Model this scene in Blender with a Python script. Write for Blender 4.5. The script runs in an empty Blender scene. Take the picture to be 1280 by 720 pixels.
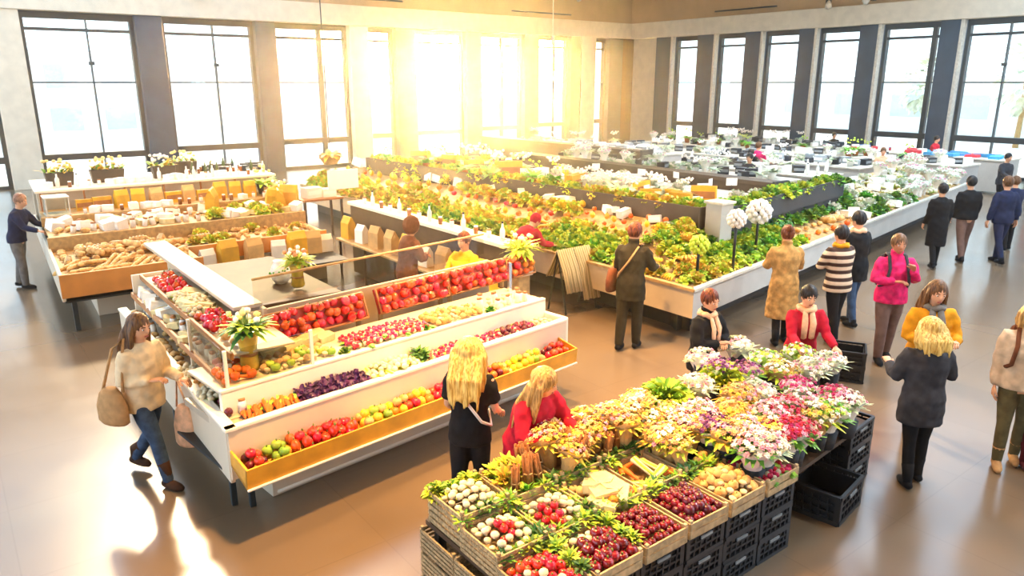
import bpy, math, random
from mathutils import Vector as V, Matrix as M
rnd = random.Random(11)
scene = bpy.context.scene
COL = scene.collection
PI = math.pi

# ------------------------------------------------------------------ camera model (1280x720)
FPX, PITCH, CAMH, YAW = 926.0, math.radians(15.5), 3.6, math.radians(37.6)
_ct, _st, _cy, _sy = math.cos(PITCH), math.sin(PITCH), math.cos(YAW), math.sin(YAW)
def P(u, v, z=0.0):
    """ground-plan point (x, y) at height z seen at photo position u, v"""
    x = (u - 640) / FPX; y = (v - 360) / FPX
    f = _ct - y * _st; dz = -_st - y * _ct
    t = (z - CAMH) / dz
    return V(((x * _cy + f * _sy) * t, (-x * _sy + f * _cy) * t, z))

# ------------------------------------------------------------------ materials
def lin(h):
    h = h.lstrip('#')
    c = [int(h[i:i + 2], 16) / 255 for i in (0, 2, 4)]
    return [x / 12.92 if x < .04045 else ((x + .055) / 1.055) ** 2.4 for x in c]
MATS = {}
def mat(name, col, rough=.6, metal=0.0, var=.12, scale=12.0, rand=0.0, hue=0.0, spec=.4, bump=0.0, sss=0.0, coat=0.0, col2=None):
    m = bpy.data.materials.new(name); m.use_nodes = True
    nt = m.node_tree; N = nt.nodes; L = nt.links
    b = N['Principled BSDF']
    c = lin(col)
    b.inputs['Roughness'].default_value = rough; b.inputs['Metallic'].default_value = metal
    b.inputs['Specular IOR Level'].default_value = spec
    if coat: b.inputs['Coat Weight'].default_value = coat; b.inputs['Coat Roughness'].default_value = .15
    tc = N.new('ShaderNodeTexCoord'); nz = N.new('ShaderNodeTexNoise')
    nz.inputs['Scale'].default_value = scale; nz.inputs['Detail'].default_value = 3
    L.new(tc.outputs['Object'], nz.inputs['Vector'])
    mx = N.new('ShaderNodeMix'); mx.data_type = 'RGBA'
    a = [min(1, x * (1 - var)) for x in c]; d = lin(col2) if col2 else [min(1, x * (1 + var)) for x in c]
    mx.inputs[6].default_value = (*a, 1); mx.inputs[7].default_value = (*d, 1)
    rp = N.new('ShaderNodeMapRange'); rp.inputs[1].default_value = .35; rp.inputs[2].default_value = .65
    L.new(nz.outputs['Fac'], rp.inputs[0]); L.new(rp.outputs[0], mx.inputs[0])
    out = mx.outputs[2]
    if rand or hue:
        oi = N.new('ShaderNodeObjectInfo'); hs = N.new('ShaderNodeHueSaturation')
        r1 = N.new('ShaderNodeMapRange'); r1.inputs[3].default_value = 1 - rand; r1.inputs[4].default_value = 1 + rand
        r2 = N.new('ShaderNodeMapRange'); r2.inputs[3].default_value = .5 - hue; r2.inputs[4].default_value = .5 + hue
        fr = N.new('ShaderNodeMath'); fr.operation = 'MULTIPLY'; fr.inputs[1].default_value = 7.31
        fr2 = N.new('ShaderNodeMath'); fr2.operation = 'FRACT'
        L.new(oi.outputs['Random'], r1.inputs[0]); L.new(oi.outputs['Random'], fr.inputs[0]); L.new(fr.outputs[0], fr2.inputs[0])
        L.new(fr2.outputs[0], r2.inputs[0]); L.new(r1.outputs[0], hs.inputs['Value']); L.new(r2.outputs[0], hs.inputs['Hue'])
        L.new(out, hs.inputs['Color']); out = hs.outputs['Color']
    L.new(out, b.inputs['Base Color'])
    if bump:
        bp = N.new('ShaderNodeBump'); bp.inputs['Strength'].default_value = bump; bp.inputs['Distance'].default_value = .01
        L.new(nz.outputs['Fac'], bp.inputs['Height']); L.new(bp.outputs[0], b.inputs['Normal'])
    MATS[name] = m
    return m
def stripes(name, c1, c2, freq, rough=.85, axis=2, soft=.06):
    m = mat(name, c1, rough); nt = m.node_tree; N = nt.nodes; L = nt.links; b = N['Principled BSDF']
    tc = N.new('ShaderNodeTexCoord'); sp = N.new('ShaderNodeSeparateXYZ'); L.new(tc.outputs['Object'], sp.inputs[0])
    mu = N.new('ShaderNodeMath'); mu.operation = 'MULTIPLY'; mu.inputs[1].default_value = freq; L.new(sp.outputs[axis], mu.inputs[0])
    fr = N.new('ShaderNodeMath'); fr.operation = 'FRACT'; L.new(mu.outputs[0], fr.inputs[0])
    mr = N.new('ShaderNodeMapRange'); mr.inputs[1].default_value = .5 - soft; mr.inputs[2].default_value = .5 + soft
    L.new(fr.outputs[0], mr.inputs[0])
    mx = N.new('ShaderNodeMix'); mx.data_type = 'RGBA'; mx.inputs[6].default_value = (*lin(c1), 1); mx.inputs[7].default_value = (*lin(c2), 1)
    L.new(mr.outputs[0], mx.inputs[0]); L.new(mx.outputs[2], b.inputs['Base Color'])
    return m
def glass(name, tint='#eef4f4', refl=.08, rough=.03):
    m = bpy.data.materials.new(name); m.use_nodes = True; nt = m.node_tree; N = nt.nodes; L = nt.links
    N.remove(N['Principled BSDF']); o = N['Material Output']
    t = N.new('ShaderNodeBsdfTransparent'); g = N.new('ShaderNodeBsdfGlossy'); x = N.new('ShaderNodeMixShader')
    t.inputs[0].default_value = (*lin(tint), 1); g.inputs['Roughness'].default_value = rough
    lw = N.new('ShaderNodeLayerWeight'); lw.inputs['Blend'].default_value = .5
    pw = N.new('ShaderNodeMath'); pw.operation = 'POWER'; pw.inputs[1].default_value = 4.5; L.new(lw.outputs['Facing'], pw.inputs[0])
    ma = N.new('ShaderNodeMath'); ma.operation = 'MULTIPLY_ADD'; ma.inputs[1].default_value = .55; ma.inputs[2].default_value = .035; L.new(pw.outputs[0], ma.inputs[0])
    L.new(ma.outputs[0], x.inputs[0]); L.new(t.outputs[0], x.inputs[1]); L.new(g.outputs[0], x.inputs[2]); L.new(x.outputs[0], o.inputs[0])
    MATS[name] = m; return m

# ------------------------------------------------------------------ mesh builder
class MB:
    def __init__(s): s.v = []; s.f = []; s.m = []; s.sm = []
    def add(s, vs, fs, mi=0, smooth=True):
        o = len(s.v); s.v += [tuple(x) for x in vs]
        for f in fs: s.f.append([i + o for i in f]); s.m.append(mi); s.sm.append(smooth)
        return s
    def box(s, x0, x1, y0, y1, z0, z1, mi=0, T=None):
        vs = [V((x, y, z)) for z in (z0, z1) for y in (y0, y1) for x in (x0, x1)]
        if T is not None: vs = [T @ p for p in vs]
        return s.add(vs, [(0, 2, 3, 1), (4, 5, 7, 6), (0, 1, 5, 4), (2, 6, 7, 3), (0, 4, 6, 2), (1, 3, 7, 5)], mi, False)
    def prism(s, poly, z0, z1, mi=0, zt=None):
        """poly: counter-clockwise (x, y); zt: per-corner top heights"""
        n = len(poly)
        vs = [(x, y, z0) for x, y in poly] + [(p[0], p[1], (zt[i] if zt else z1)) for i, p in enumerate(poly)]
        fs = [tuple(range(n - 1, -1, -1)), tuple(range(n, 2 * n))] + [(i, (i + 1) % n, n + (i + 1) % n, n + i) for i in range(n)]
        return s.add(vs, fs, mi, False)
    def bar(s, a, b, w, h, mi=0, up=V((0, 0, 1))):
        a = V(a); b = V(b); d = (b - a)
        if d.length < 1e-6: return s
        d.normalize(); sd = d.cross(up)
        if sd.length < 1e-4: sd = d.cross(V((0, 1, 0)))
        sd.normalize(); u = sd.cross(d)
        sd *= w / 2; u *= h / 2
        vs = [a - sd - u, a + sd - u, a + sd + u, a - sd + u, b - sd - u, b + sd - u, b + sd + u, b - sd + u]
        return s.add(vs, [(3, 2, 1, 0), (4, 5, 6, 7), (0, 1, 5, 4), (1, 2, 6, 5), (2, 3, 7, 6), (3, 0, 4, 7)], mi, False)
    def tube(s, pts, rad, n=8, mi=0, flat=1.0, up=None, cap=True):
        pts = [V(p) for p in pts]; k = len(pts)
        if not isinstance(rad, (list, tuple)): rad = [rad] * k
        vs = []; ref = V(up) if up is not None else None
        if ref is None:
            d = (pts[1] - pts[0]).normalized(); ref = V((0, 1, 0)) if abs(d.y) < .8 else V((1, 0, 0))
        rings = []
        for i, p in enumerate(pts):
            d = (pts[min(i + 1, k - 1)] - pts[max(i - 1, 0)])
            d = d.normalized() if d.length > 1e-9 else V((0, 0, 1))
            a = ref - d * ref.dot(d)
            a = a.normalized() if a.length > 1e-5 else d.orthogonal().normalized()
            b = d.cross(a); ref = a
            rings.append([p + (a * math.cos(2 * PI * j / n) * flat + b * math.sin(2 * PI * j / n)) * rad[i] for j in range(n)])
        for r in rings: vs += r
        fs = [(i * n + j, i * n + (j + 1) % n, (i + 1) * n + (j + 1) % n, (i + 1) * n + j) for i in range(k - 1) for j in range(n)]
        if cap:
            d0 = (pts[0] - pts[1]).normalized() * rad[0] * .5; d1 = (pts[-1] - pts[-2]).normalized() * rad[-1] * .5
            c0 = len(vs); vs += [pts[0] + d0, pts[-1] + d1]
            fs += [(c0, (j + 1) % n, j) for j in range(n)] + [(c0 + 1, (k - 1) * n + j, (k - 1) * n + (j + 1) % n) for j in range(n)]
        return s.add(vs, fs, mi)
    def rings(s, secs, n=14, mi=0, T=None, cap=True):
        """secs: (centre, rx, ry) horizontal ellipses from bottom to top"""
        vs = []
        for c, rx, ry in secs:
            c = V(c)
            for j in range(n):
                a = 2 * PI * j / n; p = c + V((math.cos(a) * rx, math.sin(a) * ry, 0)); vs.append(T(p) if T else p)
        k = len(secs)
        fs = [(i * n + j, i * n + (j + 1) % n, (i + 1) * n + (j + 1) % n, (i + 1) * n + j) for i in range(k - 1) for j in range(n)]
        if cap: fs += [tuple(range(n - 1, -1, -1)), tuple((k - 1) * n + j for j in range(n))]
        return s.add(vs, fs, mi)
    def ball(s, c, rx, ry=None, rz=None, nu=10, nv=7, mi=0, fn=None, T=None):
        ry = rx if ry is None else ry; rz = rx if rz is None else rz; c = V(c); vs = []
        for i in range(nv + 1):
            t = PI * i / nv
            for j in range(nu if 0 < i < nv else 1):
                a = 2 * PI * j / nu; d = V((math.sin(t) * math.cos(a), math.sin(t) * math.sin(a), math.cos(t)))
                p = V((d.x * rx, d.y * ry, d.z * rz))
                if fn: p = fn(p, d)
                p = p + c; vs.append(T @ p if T is not None else p)
        fs = []; idx = lambda i, j: 0 if i == 0 else (1 + (nv - 1) * nu if i == nv else 1 + (i - 1) * nu + j % nu)
        for i in range(nv):
            for j in range(nu):
                q = [idx(i, j), idx(i + 1, j), idx(i + 1, j + 1), idx(i, j + 1)]; r = []
                for x in q:
                    if x not in r: r.append(x)
                fs.append(tuple(r))
        return s.add(vs, fs, mi)
    def leaf(s, base, d, up, ln, wd, curl=.4, mi=0, seg=3, fold=.15):
        base = V(base); d = V(d).normalized(); up = V(up); sd = d.cross(up)
        sd = sd.normalized() if sd.length > 1e-4 else d.orthogonal().normalized()
        up = sd.cross(d); vs = []
        for i in range(seg + 1):
            t = i / seg; w = wd * math.sin(PI * (.12 + .83 * t)) * .5
            c = base + d * ln * t * (1 - curl * .25 * t) - up * ln * curl * t * t
            vs += [c - sd * w + up * w * fold, c, c + sd * w + up * w * fold]
        fs = []
        for i in range(seg):
            a = i * 3; fs += [(a, a + 1, a + 4, a + 3), (a + 1, a + 2, a + 5, a + 4)]
        return s.add(vs, fs, mi)
    def ruffle(s, base, d, up, ln, wd, curl=.4, mi=0, seg=4, ph=0.0, amp=.16):
        """broad rounded leaf with a wavy edge"""
        base = V(base); d = V(d).normalized(); sd = d.cross(V(up)); sd = sd.normalized() if sd.length > 1e-4 else d.orthogonal().normalized()
        up = sd.cross(d); vs = []
        for i in range(seg + 1):
            t = i / seg; w = wd * .5 * (.25 + .75 * math.sin(PI * min(1, .08 + .62 * t))) * (1 if t < .9 else .72)
            c = base + d * ln * t * (1 - curl * .3 * t) - up * ln * curl * t * t
            for k in (-1, -.5, 0, .5, 1):
                e = abs(k) ** 2 * (.3 + .7 * t) + (.5 if t > .9 else 0)
                vs.append(c + sd * w * k + up * (w * .35 * k * k + ln * amp * e * math.sin(ph + i * 2.3 + k * 5.1)))
        fs = [(i * 5 + j, i * 5 + j + 1, i * 5 + 6 + j, i * 5 + 5 + j) for i in range(seg) for j in range(4)]
        return s.add(vs, fs, mi)
    def mesh(s, name, mats):
        me = bpy.data.meshes.new(name); me.from_pydata(s.v, [], s.f)
        for x in mats: me.materials.append(x)
        me.polygons.foreach_set('material_index', s.m); me.polygons.foreach_set('use_smooth', s.sm); me.update()
        return me
    def obj(s, name, mats, parent=None, loc=None, link=True, bevel=0):
        if not isinstance(mats, (list, tuple)): mats = [mats]
        mats = [MATS[x] if isinstance(x, str) else x for x in mats]
        o = bpy.data.objects.new(name, s.mesh(name, mats))
        if link: COL.objects.link(o)
        if parent is not None: o.parent = parent
        if loc is not None: o.location = loc
        if bevel:
            b = o.modifiers.new('bevel', 'BEVEL'); b.width = bevel; b.segments = 2; b.limit_method = 'ANGLE'
        return o

def empty(name, loc=(0, 0, 0), rz=0.0, link=True):
    o = bpy.data.objects.new(name, None); o.location = loc; o.rotation_euler = (0, 0, rz); o.empty_display_size = .1
    if link: COL.objects.link(o)
    return o
def tag(o, label, cat, group=None, kind=None):
    o['label'] = label; o['category'] = cat
    if group: o['group'] = group
    if kind: o['kind'] = kind
    return o
def struct(o): o['kind'] = 'structure'; return o

def remesh(mb, voxel, smooth=4, fac=.5):
    """one continuous skin around overlapping volumes"""
    me = mb.mesh('tmp', []); o = bpy.data.objects.new('tmp', me); COL.objects.link(o)
    r = o.modifiers.new('r', 'REMESH'); r.mode = 'VOXEL'; r.voxel_size = voxel; r.use_smooth_shade = True
    if smooth:
        k = o.modifiers.new('s', 'SMOOTH'); k.factor = fac; k.iterations = smooth
    dg = bpy.context.evaluated_depsgraph_get(); ev = o.evaluated_get(dg); m2 = ev.to_mesh()
    out = MB(); out.v = [tuple(x.co) for x in m2.vertices]; out.f = [list(p.vertices) for p in m2.polygons]
    out.m = [0] * len(out.f); out.sm = [True] * len(out.f)
    ev.to_mesh_clear(); bpy.data.objects.remove(o); bpy.data.meshes.remove(me)
    return out
# ------------------------------------------------------------------ palette
mat('steel_dark', '#2c3438', .45, .3, .08)
mat('steel_teal', '#34485a', .5, .2, .15, 1.5)
mat('frame_light', '#cfc8b8', .5)
mat('cream', '#d9cdb8', .8, 0, .06, 3)
mat('tan_wall', '#b99a72', .85, 0, .06, 1.2)
mat('white_panel', '#d9cab2', .35, 0, .03, 3, spec=.5)
mat('white_edge', '#f4ead6', .4, 0, .02, 3)
mat('gold_panel', '#d99a2c', .35, 0, .14, 5, spec=.5)
mat('wood_front', '#c9843f', .5, 0, .14, 3)
mat('wood_rail', '#a86f3c', .45, 0, .15, 8)
mat('wood_pale', '#b8925c', .6, 0, .2, 14)
mat('wood_slat', '#bfa37a', .7, 0, .22, 18, rand=.12)
mat('wood_dark', '#4a3626', .55, 0, .15, 5)
mat('counter_grey', '#c2b29c', .35, 0, .10, 4, spec=.5)
mat('beige_face', '#c9b391', .6, 0, .06, 3)
mat('black_plastic', '#14161a', .38, 0, .2, 10, spec=.5)
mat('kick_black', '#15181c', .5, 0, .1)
mat('planter_brown', '#54483a', .6, 0, .1, 3)
mat('planter_dark', '#33373c', .6, 0, .1, 3)
mat('grey_base', '#b7b2aa', .5, 0, .05, 3)
mat('wicker', '#a58a63', .75, 0, .4, 60, rand=.1, bump=.6)
mat('paper', '#f3ece0', .8, 0, .05, 8, rand=.05)
mat('paper_pink', '#f0cfc6', .8, 0, .08, 8, rand=.06)
mat('kraft', '#cfa66a', .8, 0, .12, 8, rand=.12)
mat('yellow_box', '#e0a92a', .5, 0, .15, 6, rand=.15)
mat('card', '#faf8f2', .6, 0, .02)
# produce
mat('red_fruit', '#c3201b', .28, 0, .18, 18, rand=.2, hue=.015, coat=.3)
mat('tomato_red', '#d2301a', .25, 0, .12, 14, rand=.15, hue=.02, coat=.4)
mat('radish_red', '#cf1c48', .35, 0, .2, 18, rand=.2, hue=.015, coat=.2)
mat('plum_dark', '#5c1226', .3, 0, .3, 16, rand=.3, coat=.3)
mat('cherry_dark', '#7d0f1c', .2, 0, .3, 30, rand=.35, coat=.5)
mat('orange_fruit', '#e5761a', .4, 0, .12, 20, rand=.12, hue=.015, bump=.2)
mat('yellow_fruit', '#e8bd2e', .35, 0, .15, 14, rand=.12, hue=.02)
mat('green_fruit', '#8fae36', .35, 0, .18, 14, rand=.15, hue=.03)
mat('potato_tan', '#c9a065', .75, 0, .2, 22, rand=.15, hue=.01)
mat('bread_crust', '#cf8f45', .7, 0, .3, 16, rand=.15, col2='#e9c27c')
mat('carrot', '#e2691f', .5, 0, .15, 20, rand=.1)
mat('purple_leaf', '#47204f', .45, 0, .35, 16, rand=.25, col2='#6d3a75')
mat('leaf_green', '#78aa38', .5, 0, .3, 12, rand=.25, hue=.03)
mat('leaf_lime', '#c2d640', .5, 0, .25, 12, rand=.18, hue=.025)
mat('leaf_dark', '#3f7030', .5, 0, .3, 12, rand=.25, hue=.02)
mat('leaf_gold', '#e2c445', .55, 0, .3, 12, rand=.2, hue=.03)
mat('leaf_sage', '#b9c8a4', .6, 0, .25, 12, rand=.2, hue=.03)
mat('white_veg', '#ddd0ae', .55, 0, .12, 26, rand=.06, bump=.5)
mat('mushroom', '#d9c29c', .7, 0, .15, 16, rand=.15)
mat('cheese', '#dcc890', .6, 0, .1, 20, rand=.05)
mat('brown_stick', '#9a6232', .75, 0, .3, 24, rand=.2)
mat('stem', '#6f7d34', .6)
mat('petal_white', '#f6efe6', .7, 0, .08, 20, rand=.06)
mat('petal_pink', '#e59ab0', .6, 0, .2, 20, rand=.15, hue=.02)
mat('petal_magenta', '#c01f5c', .55, 0, .25, 20, rand=.2, hue=.02)
mat('petal_purple', '#7c3572', .55, 0, .3, 20, rand=.25, hue=.03)
mat('petal_red', '#b51526', .5, 0, .25, 20, rand=.2, hue=.015)
mat('petal_yellow', '#e6cf86', .6, 0, .2, 20, rand=.12, hue=.02)
mat('petal_orange', '#d99f5e', .6, 0, .25, 20, rand=.15, hue=.02)
mat('terracotta', '#a9622f', .7)
mat('pot_white', '#f2efe8', .4)
mat('vase_gold', '#c9a83e', .25, 0, .2, 8, coat=.5)
mat('bottle_green', '#4d5b2c', .15, 0, .1, rand=.3, coat=.5)
mat('bottle_amber', '#8a4f1d', .15, 0, .1, rand=.3, coat=.5)
mat('jar_white', '#ece8df', .25, 0, .08, 8, rand=.08)
mat('box_grey', '#8c9296', .6, 0, .1, rand=.4)
mat('box_dark', '#2a2d33', .6, 0, .1, rand=.4)
mat('cloth_blue', '#3f83b8', .8, 0, .2, rand=.25, hue=.03)
mat('cloth_red', '#bf3540', .8, 0, .2, rand=.2)
mat('chrome', '#c8ccce', .2, .9, .05)
# people
mat('skin', '#d9a07c', .5, 0, .06, 10); mat('skin_tan', '#b97a55', .5, 0, .06, 10); mat('skin_brown', '#8a583c', .5, 0, .06, 10)
mat('eye_white', '#efece6', .3); mat('eye_dark', '#2a1c14', .2); mat('lip', '#a8544a', .5)
for n, c, c2 in (('hair_blond', '#c08a2e', '#f0cd78'), ('hair_honey', '#9a6b34', '#d8ab66'), ('hair_brown', '#4a2d19', '#7d5530'), ('hair_black', '#100d0c', '#2a2320'),
                 ('hair_auburn', '#43180a', '#86431f'), ('hair_grey', '#7a4a35', '#b08468')):
    m = mat(n, c, .42, 0, .25, 7, col2=c2, spec=.3, bump=.5); nt = m.node_tree; nz = [x for x in nt.nodes if x.type == 'TEX_NOISE'][0]; tc = [x for x in nt.nodes if x.type == 'TEX_COORD'][0]
    mp = nt.nodes.new('ShaderNodeMapping'); mp.inputs['Scale'].default_value = (9, 9, 1.1); nt.links.new(tc.outputs['Object'], mp.inputs[0]); nt.links.new(mp.outputs[0], nz.inputs['Vector'])
for n, c, v in (('cl_black', '#111216', .3), ('cl_charcoal', '#36353a', .2), ('cl_navy', '#1d2440', .2), ('cl_cream', '#e6cda6', .12), ('cl_jeans', '#34465f', .3), ('cl_red', '#b3162f', .15),
                ('cl_olive', '#2d2719', .2), ('cl_camel', '#b98a4e', .3), ('cl_pink', '#d61f5e', .25), ('cl_mustard', '#cf8a12', .15), ('cl_taupe', '#6d5248', .15), ('cl_beige', '#cbb093', .15),
                ('cl_khaki', '#5c5236', .2), ('cl_brown', '#6b3c24', .2), ('cl_boot', '#3a2416', .25), ('cl_grey', '#6e6a66', .2), ('cl_peach', '#e6b28c', .2), ('cl_yellow', '#dcae1e', .15),
                ('cl_tan', '#b58a5c', .15), ('cl_wine', '#4c141c', .2), ('cl_blue', '#2f6fb0', .15), ('cl_white', '#e6e2dc', .08)):
    mat(n, c, .85, 0, v, 14, spec=.2, bump=.3)
stripes('cl_stripe', '#3a2218', '#d9bfa0', 9.5)
stripes('cl_plaid', '#c6b288', '#8c7c50', 22, axis=0)
glass('glass_clear'); glass('glass_case', '#f6f6ee')

# floor: polished concrete in large slabs
m = mat('floor_concrete', '#73604c', .3, 0, .12, .30, spec=.9)
nt = m.node_tree; N = nt.nodes; L = nt.links; b = N['Principled BSDF']
tc = N.new('ShaderNodeTexCoord'); br = N.new('ShaderNodeTexBrick')
br.offset = 0; br.inputs['Scale'].default_value = 1; br.inputs['Brick Width'].default_value = 1.2; br.inputs['Row Height'].default_value = 1.2
br.inputs['Mortar Size'].default_value = .006; br.inputs['Color1'].default_value = (1, 1, 1, 1); br.inputs['Color2'].default_value = (.95, .95, .95, 1); br.inputs['Mortar'].default_value = (.86, .86, .86, 1)
L.new(tc.outputs['Object'], br.inputs['Vector'])
mm = N.new('ShaderNodeMix'); mm.data_type = 'RGBA'; mm.blend_type = 'MULTIPLY'; mm.inputs[0].default_value = 1
src = b.inputs['Base Color'].links[0].from_socket
L.new(src, mm.inputs[6]); L.new(br.outputs[0], mm.inputs[7]); L.new(mm.outputs[2], b.inputs['Base Color'])
nz = N.new('ShaderNodeTexNoise'); nz.inputs['Scale'].default_value = 1.1; nz.inputs['Detail'].default_value = 4; L.new(tc.outputs['Object'], nz.inputs['Vector'])
mr = N.new('ShaderNodeMapRange'); mr.inputs[3].default_value = .15; mr.inputs[4].default_value = .27; L.new(nz.outputs[0], mr.inputs[0]); L.new(mr.outputs[0], b.inputs['Roughness'])
# ------------------------------------------------------------------ people
def wdir(a):
    """heading a: 0 = away from the viewer of the photo, 90 = to its right, 180 = towards it"""
    a = math.radians(a); return V((math.cos(a) * _sy + math.sin(a) * _cy, math.cos(a) * _cy - math.sin(a) * _sy, 0))
PLACES = {}
def person(key, label, x, y, a, h=1.7, lean=0, head=(0, 0), skin='skin', hair=('short', 'hair_brown'), top=None, bot=None, shoe='cl_boot', boot=0.0,
           R=((.12, 0, -1), (.05, .5, -.85)), Lf=((-.12, 0, -1), (-.05, .5, -.85)), legs=((8, 8), (-8, 4)), vox=.013, curl=.5, extra=None, group=None):
    d = wdir(a); rz = math.atan2(-d.x, d.y); s = h / 1.7
    root = empty('person', (x, y, 0), rz); root.scale = (s, s, s); tag(root, label, 'person', group)
    # --- joints (1.70 m figure, +y forward)
    hips = [V((.085, 0, .89)), V((-.085, 0, .89))]; J = []
    for hp, (f, k) in zip(hips, legs):
        f = math.radians(f); k = math.radians(k)
        kn = hp + V((0, math.sin(f), -math.cos(f))) * .42; an = kn + V((0, math.sin(f - k), -math.cos(f - k))) * .40
        J.append((hp, kn, an))
    dz = .075 - min(j[2].z for j in J); up = V((0, 0, dz))
    J = [(p + up, q + up, r + up) for p, q, r in J]
    hip0 = V((0, 0, .95)) + up; rotL = M.Rotation(-math.radians(lean), 3, 'X')
    def U(p):
        p = V(p) + up
        if lean and p.z > hip0.z - .1:
            t = min(1, (p.z - hip0.z + .1) / .22); q = M.Rotation(-math.radians(lean) * t, 3, 'X') @ (p - hip0) + hip0; return q
        return p
    hc = U((0, .012, 1.582)); Hm = M.Translation(hc) @ M.Rotation(-math.radians(head[1]), 4, 'Z') @ M.Rotation(-math.radians(lean * .55 + head[0]), 4, 'X') @ M.Scale(1.09, 4)
    arms = []
    for sd, (uv, fv) in ((1, R), (-1, Lf)):
        S = U((.17 * sd, -.005, 1.375)); E = S + V(uv).normalized() * .285; W = E + V(fv).normalized() * .245
        arms.append((S, E, W, sd))
    # --- body
    b = MB()
    b.rings([((0, 0, .80), .12, .09), ((0, -.01, .90), .155, .11), ((0, 0, 1.06), .128, .09), ((0, .005, 1.24), .155, .112), ((0, 0, 1.36), .165, .09), ((0, 0, 1.42), .08, .065)], 14, T=U)
    b.tube([U((0, -.01, 1.38)), U((0, 0, 1.45)), hc + Hm.to_3x3() @ V((0, -.012, -.05))], [.062, .054, .056], 10)
    def hd(p, dd):
        if dd.z < 0: p.x *= 1 + .30 * dd.z; p.y = p.y * (1 + .12 * dd.z) - .016 * dd.z
        return p
    b.ball((0, 0, 0), .073, .093, .118, 16, 12, fn=hd, T=Hm)
    b.tube([Hm @ V((0, .082, .02)), Hm @ V((0, .104, -.016)), Hm @ V((0, .092, -.028))], [.009, .015, .012], 6)
    for sx in (1, -1): b.ball((.073 * sx, -.005, -.005), .011, .02, .03, 6, 5, T=Hm)
    for S, E, W, sd in arms: b.tube([S, S.lerp(E, .35), E, E.lerp(W, .3), W], [.05, .046, .037, .038, .026], 9)
    for hp, kn, an in J: b.tube([hp, hp.lerp(kn, .4), kn, kn.lerp(an, .35), an, an + V((0, .01, -.03))], [.083, .076, .052, .053, .034, .034], 10)
    body = remesh(b, vox, 3)
    for S, E, W, sd in arms: hand(body, W, (W - E).normalized(), sd, curl)
    for sx in (1, -1):
        body.ball((.029 * sx, .079, .012), .0105, .008, .006, 8, 6, 1, T=Hm); body.ball((.029 * sx, .0845, .012), .0058, .005, .0055, 6, 5, 2, T=Hm)
        body.tube([Hm @ V((.014 * sx, .091, .032)), Hm @ V((.03 * sx, .088, .037)), Hm @ V((.046 * sx, .076, .031))], [.004, .005, .003], 5, 4)
    body.ball((0, .086, -.052), .022, .008, .008, 8, 5, 3, T=Hm)
    body.obj('body', [skin, 'eye_white', 'eye_dark', 'lip', hair[1]], root)
    # --- hair
    hb = MB(); st = hair[0]
    if st != 'bald':
        hb.ball((0, -.014, .03), .086, .099, .108, 14, 10, T=Hm)
    if st in ('long', 'bob'):
        ln = -.34 if st == 'long' else -.17
        hb.tube([Hm @ V((0, -.03, .06)), Hm @ V((0, -.065, -.05)), Hm @ V((0, -.095, ln * .6)), Hm @ V((0, -.105, ln))], [.088, .094, .105, .085], 14, flat=.42, up=Hm.to_3x3() @ V((0, 1, 0)))
        for q_ in range(7):
            x_ = -.09 + .03 * q_; l_ = ln * (1.0 + .16 * math.sin(q_ * 2.3) + .06)
            hb.tube([Hm @ V((x_ * .8, -.085, -.02)), Hm @ V((x_ * 1.02, -.125, ln * .55)), Hm @ V((x_ * 1.0 + .01 * math.sin(q_ * 3), -.125, l_ - .02))], [.022, .024, .009], 6)
        for sx in (1, -1):
            for q, w in ((.004, .028), (-.05, .034)):
                hb.tube([Hm @ V((.055 * sx, q + .01, .08)), Hm @ V((.083 * sx, q, -.01)), Hm @ V((.088 * sx, q + .004, ln * .55)), Hm @ V((.078 * sx, q + .012, ln * .95))], [w * .7, w, w, w * .55], 7)
    if st == 'bun': hb.ball((0, -.10, .075), .045, T=Hm)
    if st == 'tail': hb.tube([Hm @ V((0, -.09, .05)), Hm @ V((0, -.15, .02)), Hm @ V((0, -.15, -.2))], [.03, .035, .015], 8)
    if st == 'hood':
        hb.ball((0, -.02, .02), .105, .118, .135, 12, 9, T=Hm)
    if hb.v:
        hb = remesh(hb, .011 if vox < .016 else .016, 3)
        # strand ripple
        for i, p in enumerate(hb.v):
            q = Hm.inverted() @ V(p); an = math.atan2(q.x, -q.y); k = 1 + .03 * math.sin(an * 19 + q.z * 5) + .018 * math.sin(an * 37 - q.z * 6)
            hb.v[i] = tuple(Hm @ V((q.x * k, q.y * k, q.z)))
        hv = hair[2] if len(hair) > 2 else 1.0
        if hv != 1.0:
            for i, p in enumerate(hb.v): q = Hm.inverted() @ V(p); hb.v[i] = tuple(Hm @ V((q.x * hv, q.y * (hv * .5 + .5), q.z)))
        hb.obj('hood' if st == 'hood' else 'hair', hair[1], root)
    # --- upper clothing
    if top:
        t = MB(); pf = top.get('puff', 0); hem = top.get('hem', .86); w = 1 + pf; fl = top.get('flare', 0)
        secs = []
        if hem < .80:
            n = max(2, int((.86 - hem) / .1))
            for i in range(n): z = hem + (.84 - hem) * i / n; k = 1 - i / n; secs.append(((0, 0.005, z), .185 * w + fl * k, .145 * w + fl * k))
        else: secs.append(((0, 0, hem), .18 * w, .135 * w))
        secs += [((0, -.005, .92), .182 * w, .138 * w), ((0, 0, 1.06), .158 * w * top.get('waist', 1), .118 * w * top.get('waist', 1)), ((0, .005, 1.24), .182 * w, .138 * w), ((0, -.003, 1.35), .182 * w, .112 * w), ((0, -.005, 1.42), .105, .082), ((0, -.005, 1.45), .068, .066)]
        if top.get('collar'): secs += [((0, -.005, 1.47), .075, .075), ((0, -.005, 1.51), .078, .08)]
        t.rings(secs, 16, T=U)
        sl = top.get('sl', 1.0)
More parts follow.
